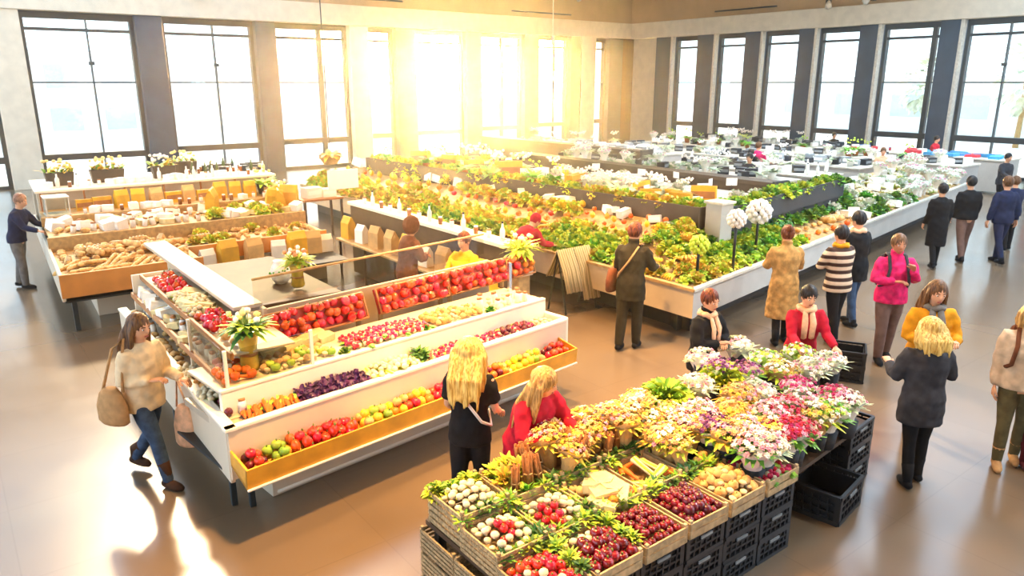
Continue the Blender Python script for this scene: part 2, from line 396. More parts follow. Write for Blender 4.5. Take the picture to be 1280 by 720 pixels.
        for S, E, W, sd in arms:
            if sl > .6: t.tube([S + V((-.03 * sd, 0, 0)), S.lerp(E, .3), E, E.lerp(W, .35), E.lerp(W, sl * .95)], [.07 * w, .066 * w, .054 * w, .052 * w, .042 * w], 10)
            elif sl > 0: t.tube([S + V((-.03 * sd, 0, 0)), S.lerp(E, .3), S.lerp(E, .3 + sl)], [.068 * w, .064 * w, .062 * w], 10)
        t = remesh(t, vox * 1.15, 3)
        if top.get('fold', 1):
            for i, p in enumerate(t.v):      # soft folds in the cloth
                q = V(p); k = .006 * math.sin(q.z * 47 + q.x * 21 + 3 * math.sin(q.y * 19)) + .004 * math.sin(q.x * 63 - q.z * 29)
                t.v[i] = (q.x * (1 + k * 2), q.y * (1 + k * 3), q.z)
        t.obj(top.get('name', 'jacket'), top['m'], root)
    # --- trousers or leggings
    if bot:
        t = MB(); w = bot.get('w', 1.0); t.rings([((0, 0, .84 + up.z), .13, .10), ((0, 0, .92 + up.z), .168, .122), ((0, 0, 1.02 + up.z), .148, .108)], 14)
        fr = bot.get('len', 1.0)
        for hp, kn, an in J: t.tube([hp + V((0, 0, .03)), hp.lerp(kn, .45), kn, kn.lerp(an, .4), kn.lerp(an, fr)], [.098, .09 * (w * .5 + .5), .064 * w, .062 * w, .05 * w], 11)
        remesh(t, vox * 1.15, 3).obj(bot.get('name', 'trousers'), bot['m'], root)
    # --- shoes
    for hp, kn, an in J:
        t = MB(); c = V((an.x, an.y, an.z - .075))
        t.tube([c + V((0, -.065, .045)), c + V((0, -.03, .05)), c + V((0, .05, .042)), c + V((0, .12, .034)), c + V((0, .165, .028))], [.034, .044, .046, .042, .026], 10)
        t.tube([an + V((0, -.012, -.035)), an + V((0, -.006, .03 + boot * .5)), an + (kn - an).normalized() * (.05 + boot)], [.044, .046, .05 + boot * .08], 10)
        for i, p in enumerate(t.v):
            if p[2] < c.z + .004: t.v[i] = (p[0], p[1], c.z + .004)
        t.obj('boot' if boot > .06 else 'shoe', shoe, root)
    mtx = M.Translation((x, y, 0)) @ M.Rotation(rz, 4, 'Z') @ M.Scale(s, 4)
    PLACES[key] = dict(root=root, m=mtx, U=U, H=Hm, arms=arms, J=J, up=up, rz=rz, s=s)
    if extra: extra(PLACES[key])
    return root
def hand(mb, W, d, sd, curl=.5):
    """palm, four fingers of different lengths and a thumb; d = direction of the forearm"""
    d = V(d); side = d.cross(V((0, 0, 1))); side = side.normalized() if side.length > .3 else V((0, 1, 0)).cross(d).normalized()
    if abs(d.z) > .8: side = V((0, 1, 0)); side = (side - d * side.dot(d)).normalized()
    nrm = side.cross(d).normalized()          # back of the hand
    if abs(d.z) > .8:
        if nrm.x * sd < 0: nrm = -nrm
    elif nrm.z < 0: nrm = -nrm
    th = side if abs(d.z) > .8 else (side * (-sd) if side.x * sd > 0 else side * (1 if side.x * sd < 0 else -1))
    mb.tube([W - d * .02, W + d * .02, W + d * .055, W + d * .092], [.024, .032, .040, .037], 10, flat=.42, up=nrm)
    for i, (o, ln) in enumerate(((.028, .070), (.010, .080), (-.009, .074), (-.027, .058))):
        p = W + d * .085 + th * o; q = p; pts = [p]; a = 0
        for k, fr in enumerate((.42, .33, .25)):
            a += curl * (.55 + .12 * i); q = q + (d * math.cos(a) - nrm * math.sin(a)) * ln * fr; pts.append(q)
        mb.tube(pts, [.0095, .009, .008, .0065], 6)
    b0 = W + d * .025 + th * .028
    mb.tube([b0, b0 + d * .028 + th * .024 - nrm * .006, b0 + d * .055 + th * .030 - nrm * .018, b0 + d * .075 + th * .024 - nrm * .028], [.013, .012, .010, .008], 6)

def carried(key, name, label, cat, build, mats):
    """a thing of its own, shaped in the frame of the person who carries it"""
    p = PLACES[key]; mb = MB(); build(mb, p); m = p['m']
    o = None
    vs = [m @ V(q) for q in mb.v]; c = V((sum(q.x for q in vs) / len(vs), sum(q.y for q in vs) / len(vs), min(q.z for q in vs)))
    mb.v = [tuple(q - c) for q in vs]
    o = mb.obj(name, mats, loc=c); tag(o, label, cat); return o
def pouch(mb, c, w, d, h, mi=0):
    c = V(c); mb.rings([(c + V((0, 0, -h * .5)), w * .42, d * .4), (c + V((0, 0, -h * .42)), w * .5, d * .5), (c, w * .52, d * .5), (c + V((0, 0, h * .35)), w * .42, d * .36), (c + V((0, 0, h * .5)), w * .36, d * .18)], 14, mi)
def scarf(mt, name='scarf', tails=True):
    def f(p):
        t = MB(); U = p['U']; n = 14
        t.tube([U((.085 * math.cos(2 * PI * i / n), .082 * math.sin(2 * PI * i / n), 1.435 + .012 * math.sin(i * 2))) for i in range(n + 1)], [.034] * (n + 1), 8)
        if tails:
            for sx in (.045, -.03): t.tube([U((sx, .085, 1.43)), U((sx * 1.3, .150, 1.30)), U((sx * 1.2, .158, 1.12))], [.03, .04, .035], 8, flat=.4, up=(0, 1, 0))
        t.obj(name, mt, p['root'])
    return f
def straps(mt, pack=None):
    """rucksack straps are drawn with the pack as one thing"""
    def f(mb, p):
        U = p['U']
        for sx in (.10, -.10):
            mb.tube([U((sx, -.15, 1.33)), U((sx, -.08, 1.45)), U((sx, .03, 1.445)), U((sx * 1.1, .15, 1.30)), U((sx * 1.35, .165, 1.12)), U((sx * 1.75, .03, 1.03)), U((sx * 1.2, -.15, 1.02))], [.022] * 7, 6, flat=.5, up=(0, 1, 0))
        if pack: mb.rings([(U((0, -.235, .98)), .13, .07), (U((0, -.245, 1.08)), .15, .095), (U((0, -.245, 1.25)), .15, .09), (U((0, -.22, 1.38)), .12, .07), (U((0, -.20, 1.42)), .07, .04)], 14)
    return f
def crossbelt(mt, sx=1, name='strap'):
    def f(p):
        t = MB(); U = p['U']
        t.tube([U((.10 * sx, -.05, 1.45)), U((.11 * sx, .05, 1.44)), U((.02 * sx, .165, 1.25)), U((-.14 * sx, .12, 1.03)), U((-.19 * sx, 0, .95)), U((-.14 * sx, -.13, 1.03)), U((.0, -.155, 1.22)), U((.10 * sx, -.09, 1.42))], [.014] * 8, 6)
        t.obj(name, mt, p['root'])
    return f
def both(*fs):
    def f(p):
        for g in fs: g(p)
    return f
def apron(mt):
    def f(p):
        t = MB(); U = p['U']; vs = []; n = 9; zs = (.55, .8, .95, 1.08, 1.22, 1.34)
        for z in zs:
            for i in range(n):
                a = PI * (.12 + .76 * i / (n - 1)) if z < 1.1 else PI * (.25 + .5 * i / (n - 1))
                vs.append(U((.215 * math.cos(a), .19 * math.sin(a), z)))
        fs = [(r * n + i, r * n + i + 1, (r + 1) * n + i + 1, (r + 1) * n + i) for r in range(len(zs) - 1) for i in range(n - 1)]
        t.add(vs, fs); o = t.obj('apron', mt, p['root']); k = o.modifiers.new('thick', 'SOLIDIFY'); k.thickness = .012
    return f

DOWN = ((.10, -.02, -1), (.02, .25, -1)); DOWNL = ((-.10, -.02, -1), (-.02, .25, -1))
FOLD = ((.35, .35, -1), (-.85, .55, .12)); FOLDL = ((-.35, .35, -1), (.85, .55, .05))
REACH = ((.12, .55, -.8), (.0, .95, -.25)); REACHL = ((-.12, .55, -.8), (.0, .95, -.25))

def build_people():
    person('shopper', 'woman with long brown hair, cream blouse and blue jeans walking beside the white counter', 1.16, 7.0, 112, 1.66, 3, (8, 0), 'skin', ('long', 'hair_brown'),
           dict(m='cl_cream', hem=.80, puff=.10, name='blouse', waist=1.12), dict(m='cl_jeans', w=1.0), 'cl_boot', .14, R=((.10, -.15, -1), (-.45, .85, .1)), Lf=((-.15, .2, -1), (.2, .9, -.1)), legs=((24, 12), (-14, 22)))
    carried('shopper', 'shoulder_bag', 'beige slouchy shoulder bag on the arm of the woman in jeans', 'bag',
            lambda mb, p: (pouch(mb, (.27, -.10, .86), .15, .36, .34), mb.tube([(.24, .02, 1.0), (.22, .03, 1.25), (.15, .01, 1.475), (.19, -.10, 1.38), (.26, -.2, 1.0)], .014, 6)), 'cl_tan')
    carried('shopper', 'tote_bag', 'tan cloth tote hanging at the knee of the woman in jeans', 'bag',
            lambda mb, p: (pouch(mb, (-.20, .24, .52), .13, .26, .42), mb.tube([(-.2, .16, .7), (-.20, .2, .98), (-.2, .30, .7)], .01, 6)), 'cl_peach')
    person('counterman', 'man in a navy top leaning on the bread counter by the left windows', .92, 15.7, 85, 1.72, 14, (12, 0), 'skin', ('short', 'hair_grey'),
           dict(m='cl_navy', hem=.84, puff=.06, name='jumper'), dict(m='cl_grey', w=1.15), 'cl_black', 0, R=REACH, Lf=REACHL, vox=.016)
    person('blonde', 'woman with long blond hair in black clothes facing the yellow fruit shelf', 3.12, 4.62, 12, 1.62, 2, (8, 0), 'skin', ('long', 'hair_blond', 1.3),
           dict(m='cl_black', hem=.78, sl=.45, name='top', puff=.04, waist=.98), dict(m='cl_black', w=1.1), 'cl_black', 0, R=((.18, .05, -1), (-.05, .85, -.45)), Lf=((-.12, .1, -1), (.1, .8, -.5)),
           extra=crossbelt('cl_white', -1, 'bag_strap'))
    person('reacher', 'woman in a red top with fair hair bending over the wooden fruit boxes', 3.42, 4.27, 138, 1.52, 22, (2, -28), 'skin', ('long', 'hair_honey', 1.25),
           dict(m='cl_red', hem=.80, puff=.24, name='top'), dict(m='cl_black'), 'cl_black', 0, R=((.35, .35, -.9), (-.35, .8, .0)), Lf=((-.4, .35, -.9), (.35, .8, -.05)))
    person('suit', 'man in a long dark olive coat standing at the green vegetable bed', 7.28, 6.78, 28, 1.76, 6, (16, 14), 'skin', ('short', 'hair_auburn'),
           dict(m='cl_olive', hem=.70, puff=.10, name='coat', collar=1), dict(m='cl_olive', w=1.18), 'cl_black', 0, R=((.25, .35, -.9), (-.1, .9, -.1)), Lf=((-.2, .2, -1), (.1, .8, -.4)), extra=crossbelt('cl_tan', 1, 'bag_strap'))
    carried('suit', 'messenger_bag', 'brown satchel at the hip of the man in the olive coat', 'bag', lambda mb, p: pouch(mb, (-.27, .02, .93), .14, .34, .30), 'cl_brown')
    person('hooded', 'stall keeper in a brown hooded jumper inside the glass counters', 5.25, 9.35, 60, 1.70, 8, (10, 0), 'skin_tan', ('hood', 'cl_brown'),
           dict(m='cl_brown', hem=.80, puff=.16, name='jumper'), dict(m='cl_charcoal'), 'cl_black', 0, R=FOLD, Lf=FOLDL, vox=.016)
    person('stooped', 'stall keeper in a scarlet top stooping beyond the corner plant pot', 7.45, 9.55, 50, 1.62, 42, (20, 0), 'skin', ('short', 'cl_red'),
           dict(m='cl_red', hem=.82, puff=.12, name='jumper'), dict(m='cl_charcoal'), 'cl_black', 0, R=REACH, Lf=REACHL, vox=.016)
    person('aproned', 'stall keeper with ginger hair and a yellow apron among the paper bags', 5.5, 8.15, 215, 1.66, 4, (8, 0), 'skin', ('short', 'hair_auburn'),
           dict(m='cl_yellow', hem=.84, puff=.05, name='shirt'), dict(m='cl_khaki'), 'cl_black', 0, R=REACH, Lf=REACHL, extra=apron('cl_yellow'), vox=.016)
    person('auburn', 'person with auburn hair in a black jacket behind the flower stall', 6.02, 4.55, 140, 1.56, 3, (10, 8), 'skin', ('short', 'hair_auburn'),
           dict(m='cl_black', hem=.78, puff=.14, name='jacket', collar=1), dict(m='cl_charcoal'), 'cl_black', 0, extra=scarf('cl_peach'), R=FOLD, Lf=FOLDL)
    person('redcoat', 'dark-haired person in a bright red jacket looking down at the flowers', 7.08, 4.08, 178, 1.54, 6, (14, 0), 'skin', ('short', 'hair_black'),
           dict(m='cl_red', hem=.80, puff=.08, name='jacket'), dict(m='cl_black'), 'cl_black', 0, extra=scarf('cl_peach'), R=REACH, Lf=REACHL)
    person('camel', 'person in a long camel coat with reddish hair facing the vegetables', 9.15, 5.62, 5, 1.68, 6, (12, 0), 'skin', ('bun', 'hair_auburn'),
           dict(m='cl_camel', hem=.40, puff=.12, name='coat', flare=.03, collar=1), dict(m='cl_black'), 'cl_black', .1, R=((.2, .3, -.9), (-.2, .9, 0)), Lf=((-.2, .3, -.9), (.2, .9, 0)))
    person('striped', 'person in a brown and cream striped jumper beside the camel coat', 9.78, 5.18, -20, 1.68, 3, (6, 0), 'skin', ('short', 'hair_black'),
           dict(m='cl_stripe', hem=.78, puff=.16, name='jumper', fold=0), dict(m='cl_black', w=1.15), 'cl_black', 0, extra=scarf('cl_mustard', 'scarf', False), R=FOLD, Lf=FOLDL)
    person('jacketed', 'person in a dark jacket and blue jeans behind the striped jumper', 10.75, 5.45, -25, 1.74, 3, (8, 0), 'skin', ('short', 'hair_black'),
           dict(m='cl_black', hem=.70, puff=.12, name='jacket'), dict(m='cl_jeans'), 'cl_black', 0, extra=scarf('cl_peach', 'scarf', False))
    person('pink', 'man in a pink jacket with folded arms and brown trousers', 9.62, 4.36, 188, 1.72, 2, (4, 0), 'skin_tan', ('short', 'hair_brown'),
           dict(m='cl_pink', hem=.82, puff=.14, name='jacket', collar=1), dict(m='cl_taupe', w=1.12), 'cl_black', 0, R=FOLD, Lf=((-.3, .3, -1), (.4, .5, .75)), legs=((10, 10), (-10, 2)))
    carried('pink', 'backpack', 'dark rucksack worn by the man in the pink jacket', 'backpack', straps('cl_black', 1), 'cl_charcoal')
    person('mustard', 'woman with long brown hair in a mustard jacket facing the blond woman', 7.84, 3.12, 186, 1.66, 3, (10, 0), 'skin', ('long', 'hair_brown'),
           dict(m='cl_mustard', hem=.80, puff=.16, name='jacket'), dict(m='cl_grey'), 'cl_boot', .1, extra=scarf('cl_grey'), R=((.3, .2, -1), (-.4, .8, .1)), Lf=((-.3, .2, -1), (.4, .8, .1)))
    person('grey', 'woman with a blond bob in a long charcoal jumper and black leggings', 6.72, 2.64, 4, 1.58, 4, (14, 0), 'skin', ('bob', 'hair_blond', 1.2),
           dict(m='cl_charcoal', hem=.66, puff=.16, name='jumper'), dict(m='cl_black', w=.95, name='leggings'), 'cl_black', .12, R=((.4, .2, -1), (-.15, .9, .25)), Lf=((-.35, .1, -1), (.1, .8, .2)), legs=((6, 6), (-7, 3)))
    person('hiker', 'person in a beige padded jacket with rucksack straps and olive trousers', 7.77, 2.22, 205, 1.66, 2, (6, 0), 'skin', ('bob', 'hair_honey'),
           dict(m='cl_beige', hem=.84, puff=.18, name='jacket', collar=1), dict(m='cl_khaki', w=.98), 'cl_tan', .1, R=((.12, .0, -1), (.05, .2, -1)), Lf=DOWNL)
    carried('hiker', 'backpack', 'brown rucksack on the person in the beige padded jacket', 'backpack', straps('cl_brown', 1), 'cl_brown')
    pw = P(1287, 582, 0)
    person('wine', 'person in dark clothes and wine red boots near the beige jacket', pw.x, pw.y, 190, 1.62, 2, (6, 0), 'skin', ('short', 'hair_brown'),
           dict(m='cl_black', hem=.80, puff=.12, name='jacket'), dict(m='cl_wine', w=.95), 'cl_wine', .14)
    person('longcoat', 'person in a long black coat walking away, first of three on the aisle', 15.6, 6.35, 5, 1.68, 2, (0, -8), 'skin', ('short', 'hair_black'),
           dict(m='cl_black', hem=.45, puff=.06, name='coat'), dict(m='cl_black'), 'cl_black', 0, legs=((10, 6), (-10, 10)), vox=.018)
    person('bomber', 'person in a black bomber jacket and taupe trousers walking away', 16.62, 6.25, 2, 1.76, 1, (0, 0), 'skin', ('short', 'hair_black'),
           dict(m='cl_black', hem=.86, puff=.18, name='jacket'), dict(m='cl_taupe', w=1.12), 'cl_black', 0, legs=((10, 6), (-10, 10)), vox=.018)
    person('blue', 'person in a navy jacket and dark jeans walking away by the aisle edge', 17.02, 5.72, -4, 1.78, 2, (0, 0), 'skin', ('short', 'hair_brown'),
           dict(m='cl_navy', hem=.80, puff=.12, name='jacket'), dict(m='cl_navy', w=1.0), 'cl_black', 0, R=((.3, -.1, -1), (.15, .1, -1)), Lf=((-.3, -.1, -1), (-.15, .1, -1)), legs=((12, 6), (-14, 10)), vox=.018)
    far = [(18.6, 6.1, 10, 'cl_navy', 'cl_black', 'hair_brown', 'person in a navy coat further along the aisle beyond the three walkers'),
           (20.5, 13.9, 250, 'cl_black', 'cl_charcoal', 'hair_black', 'dark-clothed stall keeper bending over the white packages in the far rows'),
           (21.1, 14.4, 60, 'cl_pink', 'cl_charcoal', 'hair_brown', 'far stall keeper in a pink top beside the dark-clothed one'),
           (23.7, 11.6, 200, 'cl_peach', 'cl_charcoal', 'hair_brown', 'distant visitor in a salmon top between the white tables'),
           (23.9, 8.2, 170, 'cl_charcoal', 'cl_black', 'hair_black', 'distant dark figure at the end of the white bed'),
           (26.9, 8.3, 170, 'cl_red', 'cl_navy', 'hair_brown', 'distant visitor in red near the clothes tables'),
           (24.1, 6.4, 20, 'cl_blue', 'cl_navy', 'hair_brown', 'distant visitor in bright blue at the clothes tables'),
           (26.9, 5.4, 200, 'cl_white', 'cl_jeans', 'hair_black', 'distant visitor in white in front of the right windows'),
           (22.0, 6.0, 30, 'cl_charcoal', 'cl_jeans', 'hair_black', 'distant visitor in grey on the aisle'),
           (29.4, 16.5, 180, 'cl_black', 'cl_black', 'hair_black', 'dark figure by the right windows behind the white rows'),
           (29.6, 12.6, 150, 'cl_red', 'cl_black', 'hair_black', 'figure in red by the right windows behind the white rows'),
           (17.6, 12.2, 220, 'cl_charcoal', 'cl_black', 'hair_black', 'stall keeper in grey behind the long dark shelf')]
    for i, (x, y, a, c1, c2, hr, lb) in enumerate(far):
        person('far%d' % i, lb, x, y, a, 1.68 + .06 * ((i * 7) % 3 - 1), 4 if i != 1 else 30, (6, 0), 'skin', ('short', hr), dict(m=c1, hem=.80, puff=.12, name='jacket'), dict(m=c2), 'cl_black', 0, vox=.024,
               R=DOWN if i % 2 else REACH, Lf=DOWNL if i % 3 else REACHL)
ROOFY, ROOFX = 15.0, 13.5
# ------------------------------------------------------------------ the hall
WY, WX = 31.1, 32.5          # inner faces of the two window walls
TOP, SILL = 5.95, 1.25
def build_room():
    f = MB(); f.box(-9, WX + .3, -7, WY + .3, -.2, 0); struct(f.obj('floor', 'floor_concrete'))
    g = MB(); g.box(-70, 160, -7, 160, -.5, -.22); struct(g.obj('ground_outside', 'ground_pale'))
    win = [(-1.7, 2.0, 'dark'), (2.96, 6.5, 'm.57'), (7.43, 10.87, 'm.55'), (11.67, 14.91, 'w.62'), (15.78, 17.16, 'plain'), (18.19, 20.96, 'plain'), (21.89, 24.56, 'w.55'), (25.51, 27.71, 'm.6'), (29.46, 30.55, 'plain')]
    n = 0
    def window(name, T, w, sill, kind, fine):
        """T maps (along, out, z) to the room; part meshes: frame, pane"""
        r = empty(name); struct(r)
        fr = MB()
        def bx(a0, a1, o0, o1, z0, z1, m=0):
            vs = [T(a, o, z) for z in (z0, z1) for o in (o0, o1) for a in (a0, a1)]
            fr.add(vs, [(0, 2, 3, 1), (4, 5, 7, 6), (0, 1, 5, 4), (2, 6, 7, 3), (0, 4, 6, 2), (1, 3, 7, 5)], m, False)
        t = .13
        bx(0, t, 0, .25, 0, TOP); bx(w - t, w, 0, .25, 0, TOP); bx(t, w - t, 0, .25, TOP - .22, TOP); bx(t, w - t, 0, .25, 0, .12)
        bx(t, w - t, -.03, .25, sill - .11, sill + .11); bx(t, w - t, .06, .14, CAMH - .02, CAMH + .03); bx(t, w - t, .04, .16, TOP - .62, TOP - .52)
        if kind[0] in 'mw':
            c = w * float(kind[1:]); k = .04 if kind[0] == 'm' else .17
            bx(c - k / 2, c + k / 2, .03, .22, .12, TOP - .2)
            if kind[0] == 'm': bx(c - .09, c + .09, -.03, .05, 4.2, 4.32)
        fr.obj('frame', 'steel_dark', r)
        gl = MB(); vs = [T(a, o, z) for z in (.12, TOP - .2) for o in (.12, .13) for a in (t, w - t)]
        gl.add(vs, [(0, 2, 3, 1), (4, 5, 7, 6), (0, 1, 5, 4), (2, 6, 7, 3), (0, 4, 6, 2), (1, 3, 7, 5)], 0, False); gl.obj('pane', 'glass_clear', r)
    for a, b, k in win:
        n += 1; s = 1.0 + .018 * max(0, a - 2)
        window('window_%d' % n, (lambda a: lambda u, o, z: V((a + u, WY + o, z)))(a), b - a, s, k, 1)
    winB = [(27.74, 26.1, 'plain'), (24.94, 23.2, 'plain'), (22.2, 20.3, 'plain'), (19.4, 17.43, 'plain'), (16.51, 14.15, 'w.86'), (13.28, 10.3, 'm.5'), (9.3, 6.3, 'm.5'), (5.4, 2.4, 'm.5')]
    for a, b, k in winB:
        n += 1
        window('window_%d' % n, (lambda a: lambda u, o, z: V((WX + o, a - u, z)))(a), a - b, 1.46, k, 1)
    # pillars between the windows
    k = 0
    def pillar(x0, x1, y0, y1, m, edge=None):
        nonlocal k; k += 1
        p = MB(); p.box(x0, x1, y0, y1, 0, TOP + .02)
        if edge: p.box(*edge, 0, TOP + .01, 1)  # pale strip paints in the side of the pillar that catches light
        struct(p.obj('trim_%d' % k, [m, 'frame_light'], bevel=.015))
    for a, b, m in ((2.0, 2.96, 'cream'), (6.5, 7.43, 'steel_teal'), (10.87, 11.67, 'steel_teal'), (14.91, 15.78, 'cream'), (17.16, 18.19, 'steel_teal'), (20.96, 21.89, 'steel_teal'), (24.56, 25.51, 'steel_teal'),
                    (27.71, 28.39, 'steel_teal'), (28.39, 29.46, 'cream'), (30.55, 31.6, 'steel_teal'), (31.6, 32.5, 'wood_dark')):
        pillar(a, b, WY - (.30 if m != 'cream' else .36), WY + .35, m)
    ys = [28.9] + [x for w in winB for x in w[:2]] + [1.5]
    for i in range(0, len(ys) - 1, 2):
        a, b = ys[i], ys[i + 1] if i else 27.74
        pillar(WX - .30, WX + .35, b + .13, a, 'steel_teal', (WX - .32, WX - .05, b, b + .13))
    pillar(WX - .05, WX + .35, 28.9, WY, 'cream')
    # ledge over the windows and the plain wall above it
    t = MB(); t.box(-9, WX, WY - .42, WY + .35, TOP, TOP + .82); struct(t.obj('trim_%d' % (k + 1), 'cream', bevel=.02))
    t = MB(); t.box(WX - .42, WX + .35, -2, WY - .42, TOP, TOP + .82); struct(t.obj('trim_%d' % (k + 2), 'cream', bevel=.02))
    w = MB(); w.box(-9, WX + .35, WY, WY + .35, TOP + .82, 9.4); w.box(-9, -1.7, WY, WY + .35, 0, TOP); struct(w.obj('wall_left', 'tan_wall'))
    w = MB(); w.box(WX, WX + .35, -2, WY, TOP + .82, 9.4); w.box(WX, WX + .35, -2, 1.5, 0, TOP); struct(w.obj('wall_right', 'tan_wall'))
    w = MB(); w.box(-9, 9, -7.35, -7, -.2, 9.4); struct(w.obj('shading_wall_back', 'tan_wall'))  # unseen, added to cut sky fill from behind, kept short on the right
    # roof: unseen, solid parts and gaps shaped to steer sun and sky light
    c = MB(); c.box(-9, ROOFX, -7.35, ROOFY, 9.4, 9.7); c.box(ROOFX, WX + .35, ROOFY - 2.5, WY, 9.4, 9.7)
    for i in range(11): c.box(-9, WX, -6.4 + i * 3.7, -6.28 + i * 3.7, 9.3, 9.6)
    for i in range(4): c.box(-8.6 + i * 13.6, -8.45 + i * 13.6, -7, WY, 9.45, 9.6)
    struct(c.obj('shading_ceiling', 'cream'))
    # conduits and small lamp heads along the ledge
    def conduit(p0, p1, lb):
        r = MB(); r.tube([p0, p1], .035, 8); o = r.obj('conduit', 'steel_dark'); tag(o, lb, 'pipe')
    conduit((14.0, WY - .44, 7.05), (17.5, WY - .44, 7.05), 'dark conduit on the ledge above the brightest window')
    conduit((23.6, WY - .44, 7.0), (27.5, WY - .44, 7.0), 'dark conduit on the ledge towards the room corner')
    conduit((WX - .44, 25.0, 7.02), (WX - .44, 21.5, 7.02), 'dark conduit on the right ledge near the room corner')
    conduit((WX - .44, 14.5, 7.02), (WX - .44, 12.4, 7.02), 'dark conduit on the right ledge above the last windows')
    def lamp(x, y, z, lb, d):
        r = empty('wall_lamp', (x, y, z)); tag(r, lb, 'lamp', None)
        b = MB(); b.box(-.09, .09, -.09, .09, -.12, .12); b.obj('bracket', 'steel_dark', r, bevel=.01)
        b = MB(); b.tube([V((0, 0, 0)), V(d) * .22], .035, 8); ar = b.obj('arm', 'steel_dark', r)
        b = MB(); b.tube([V(d) * .2 + V((0, 0, .05)), V(d) * .32 - V((0, 0, .08)), V(d) * .42 - V((0, 0, .2))], [.06, .12, .14], 12); b.obj('lamp_head', 'frame_light', ar)
    lamp(WX - .5, 18.9, 6.95, 'small white lamp head on the right ledge, middle one', (-.8, -.5, 0))
    lamp(WX - .5, 16.9, 7.0, 'small dark lamp head on the right ledge next to the middle one', (-.5, .6, 0))
    lamp(8.6, WY - .5, 6.9, 'small lamp head on the ledge above the second left window', (.6, -.6, 0))
    lamp(27.6, WY - .5, 7.9, 'lamp cluster high on the tan wall near the corner', (.3, -.8, 0))
    # hanging wires with a basket and a sign
    def pendant(x, y, z, lb):
        r = empty('hanging_basket', (x, y, z)); tag(r, lb, 'hanging basket')
        b = MB(); b.tube([(0, 0, .45), (0, 0, 9.4 - z)], .012, 6); b.obj('wire', 'steel_dark', r)
        b = MB(); b.rings([((0, 0, 0), .14, .14), ((0, 0, .12), .22, .22), ((0, 0, .2), .24, .24)], 14); b.obj('basket', 'wicker', r)
        b = MB()
        for i in range(3): b.tube([(.22 * math.cos(i * 2.1), .22 * math.sin(i * 2.1), .2), (0, 0, .46)], .006, 5)
        b.obj('chain', 'steel_dark', r)
        b = MB()
        for i in range(40):
            a = rnd.uniform(0, 6.28); b.leaf((.1 * math.cos(a), .1 * math.sin(a), .18), (math.cos(a), math.sin(a), rnd.uniform(.2, 1.4)), (0, 0, 1), rnd.uniform(.2, .34), .1, .6)
        b.obj('foliage', 'leaf_gold', r)
    q = P(413, 205, 1.9); pendant(q.x, q.y, 1.9, 'hanging plant basket on a long wire above the left counters')
    r = empty('hanging_sign', (q.x + .25, q.y - .05, 1.35)); tag(r, 'white hanging sign board below the plant basket', 'sign')
    b = MB(); b.box(-.36, .36, -.015, .015, 0, .42); b.obj('board', 'card', r, bevel=.006)
    b = MB(); b.tube([(-.3, 0, .42), (-.25, .05, .57)], .006, 5); b.tube([(.3, 0, .42), (-.22, .05, .57)], .006, 5); b.obj('wire', 'steel_dark', r)
    q = P(691, 52, 5.0); r = empty('pendant_lamp', (q.x, q.y, 5.0)); tag(r, 'thin pale pendant lamp hanging before the windows left of the hall corner', 'lamp')
    b = MB(); b.tube([(0, 0, .25), (0, 0, 4.4)], .018, 6); b.obj('rod', 'frame_light', r)
    b = MB(); b.rings([((0, 0, -.12), .07, .07), ((0, 0, .1), .06, .06), ((0, 0, .26), .03, .03)], 12); b.obj('lamp_shade', 'frame_light', r)
    # pale buildings and trees beyond the glass
    def block(x, y, w, d, h, lb, rows, cols):
        r = empty('building', (x, y, -.22)); tag(r, lb, 'building', None)
        b = MB(); b.box(-w / 2, w / 2, -d / 2, d / 2, 0, h); wl = b.obj('wall', 'pale_render', r)
        b = MB(); b.box(-w / 2 - .2, w / 2 + .2, -d / 2 - .2, d / 2 + .2, h, h + .35); b.obj('roof', 'pale_roof', r)
        for i in range(cols):
            for j in range(rows):
                cx = -w / 2 + w * (i + .5) / cols; cz = h * (j + .55) / rows
                b = MB(); b.box(cx - w / cols * .28, cx + w / cols * .28, -d / 2 - .06, -d / 2 + .02, cz - h / rows * .28, cz + h / rows * .25); b.obj('window', 'pale_pane', wl)
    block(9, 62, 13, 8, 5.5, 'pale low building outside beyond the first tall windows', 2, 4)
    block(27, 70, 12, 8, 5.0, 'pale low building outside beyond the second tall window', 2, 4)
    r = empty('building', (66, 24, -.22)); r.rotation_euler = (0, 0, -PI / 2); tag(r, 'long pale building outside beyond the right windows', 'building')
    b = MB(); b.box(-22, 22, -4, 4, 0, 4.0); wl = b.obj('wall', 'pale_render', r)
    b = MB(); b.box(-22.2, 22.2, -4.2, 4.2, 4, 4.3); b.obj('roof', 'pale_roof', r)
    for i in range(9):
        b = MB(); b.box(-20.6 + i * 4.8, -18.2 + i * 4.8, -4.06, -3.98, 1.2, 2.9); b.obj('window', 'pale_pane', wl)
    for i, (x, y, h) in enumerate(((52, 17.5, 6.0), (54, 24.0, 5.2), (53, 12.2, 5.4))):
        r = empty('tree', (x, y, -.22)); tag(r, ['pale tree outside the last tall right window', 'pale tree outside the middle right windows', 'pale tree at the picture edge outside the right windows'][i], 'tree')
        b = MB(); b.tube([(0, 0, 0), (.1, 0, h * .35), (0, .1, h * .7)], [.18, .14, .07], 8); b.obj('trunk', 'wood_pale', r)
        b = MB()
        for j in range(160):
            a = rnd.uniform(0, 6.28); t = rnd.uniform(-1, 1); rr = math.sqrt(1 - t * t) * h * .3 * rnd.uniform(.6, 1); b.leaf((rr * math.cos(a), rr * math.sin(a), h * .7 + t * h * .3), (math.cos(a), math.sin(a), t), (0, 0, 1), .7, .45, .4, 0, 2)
        b.obj('crown', 'leaf_pale', r)
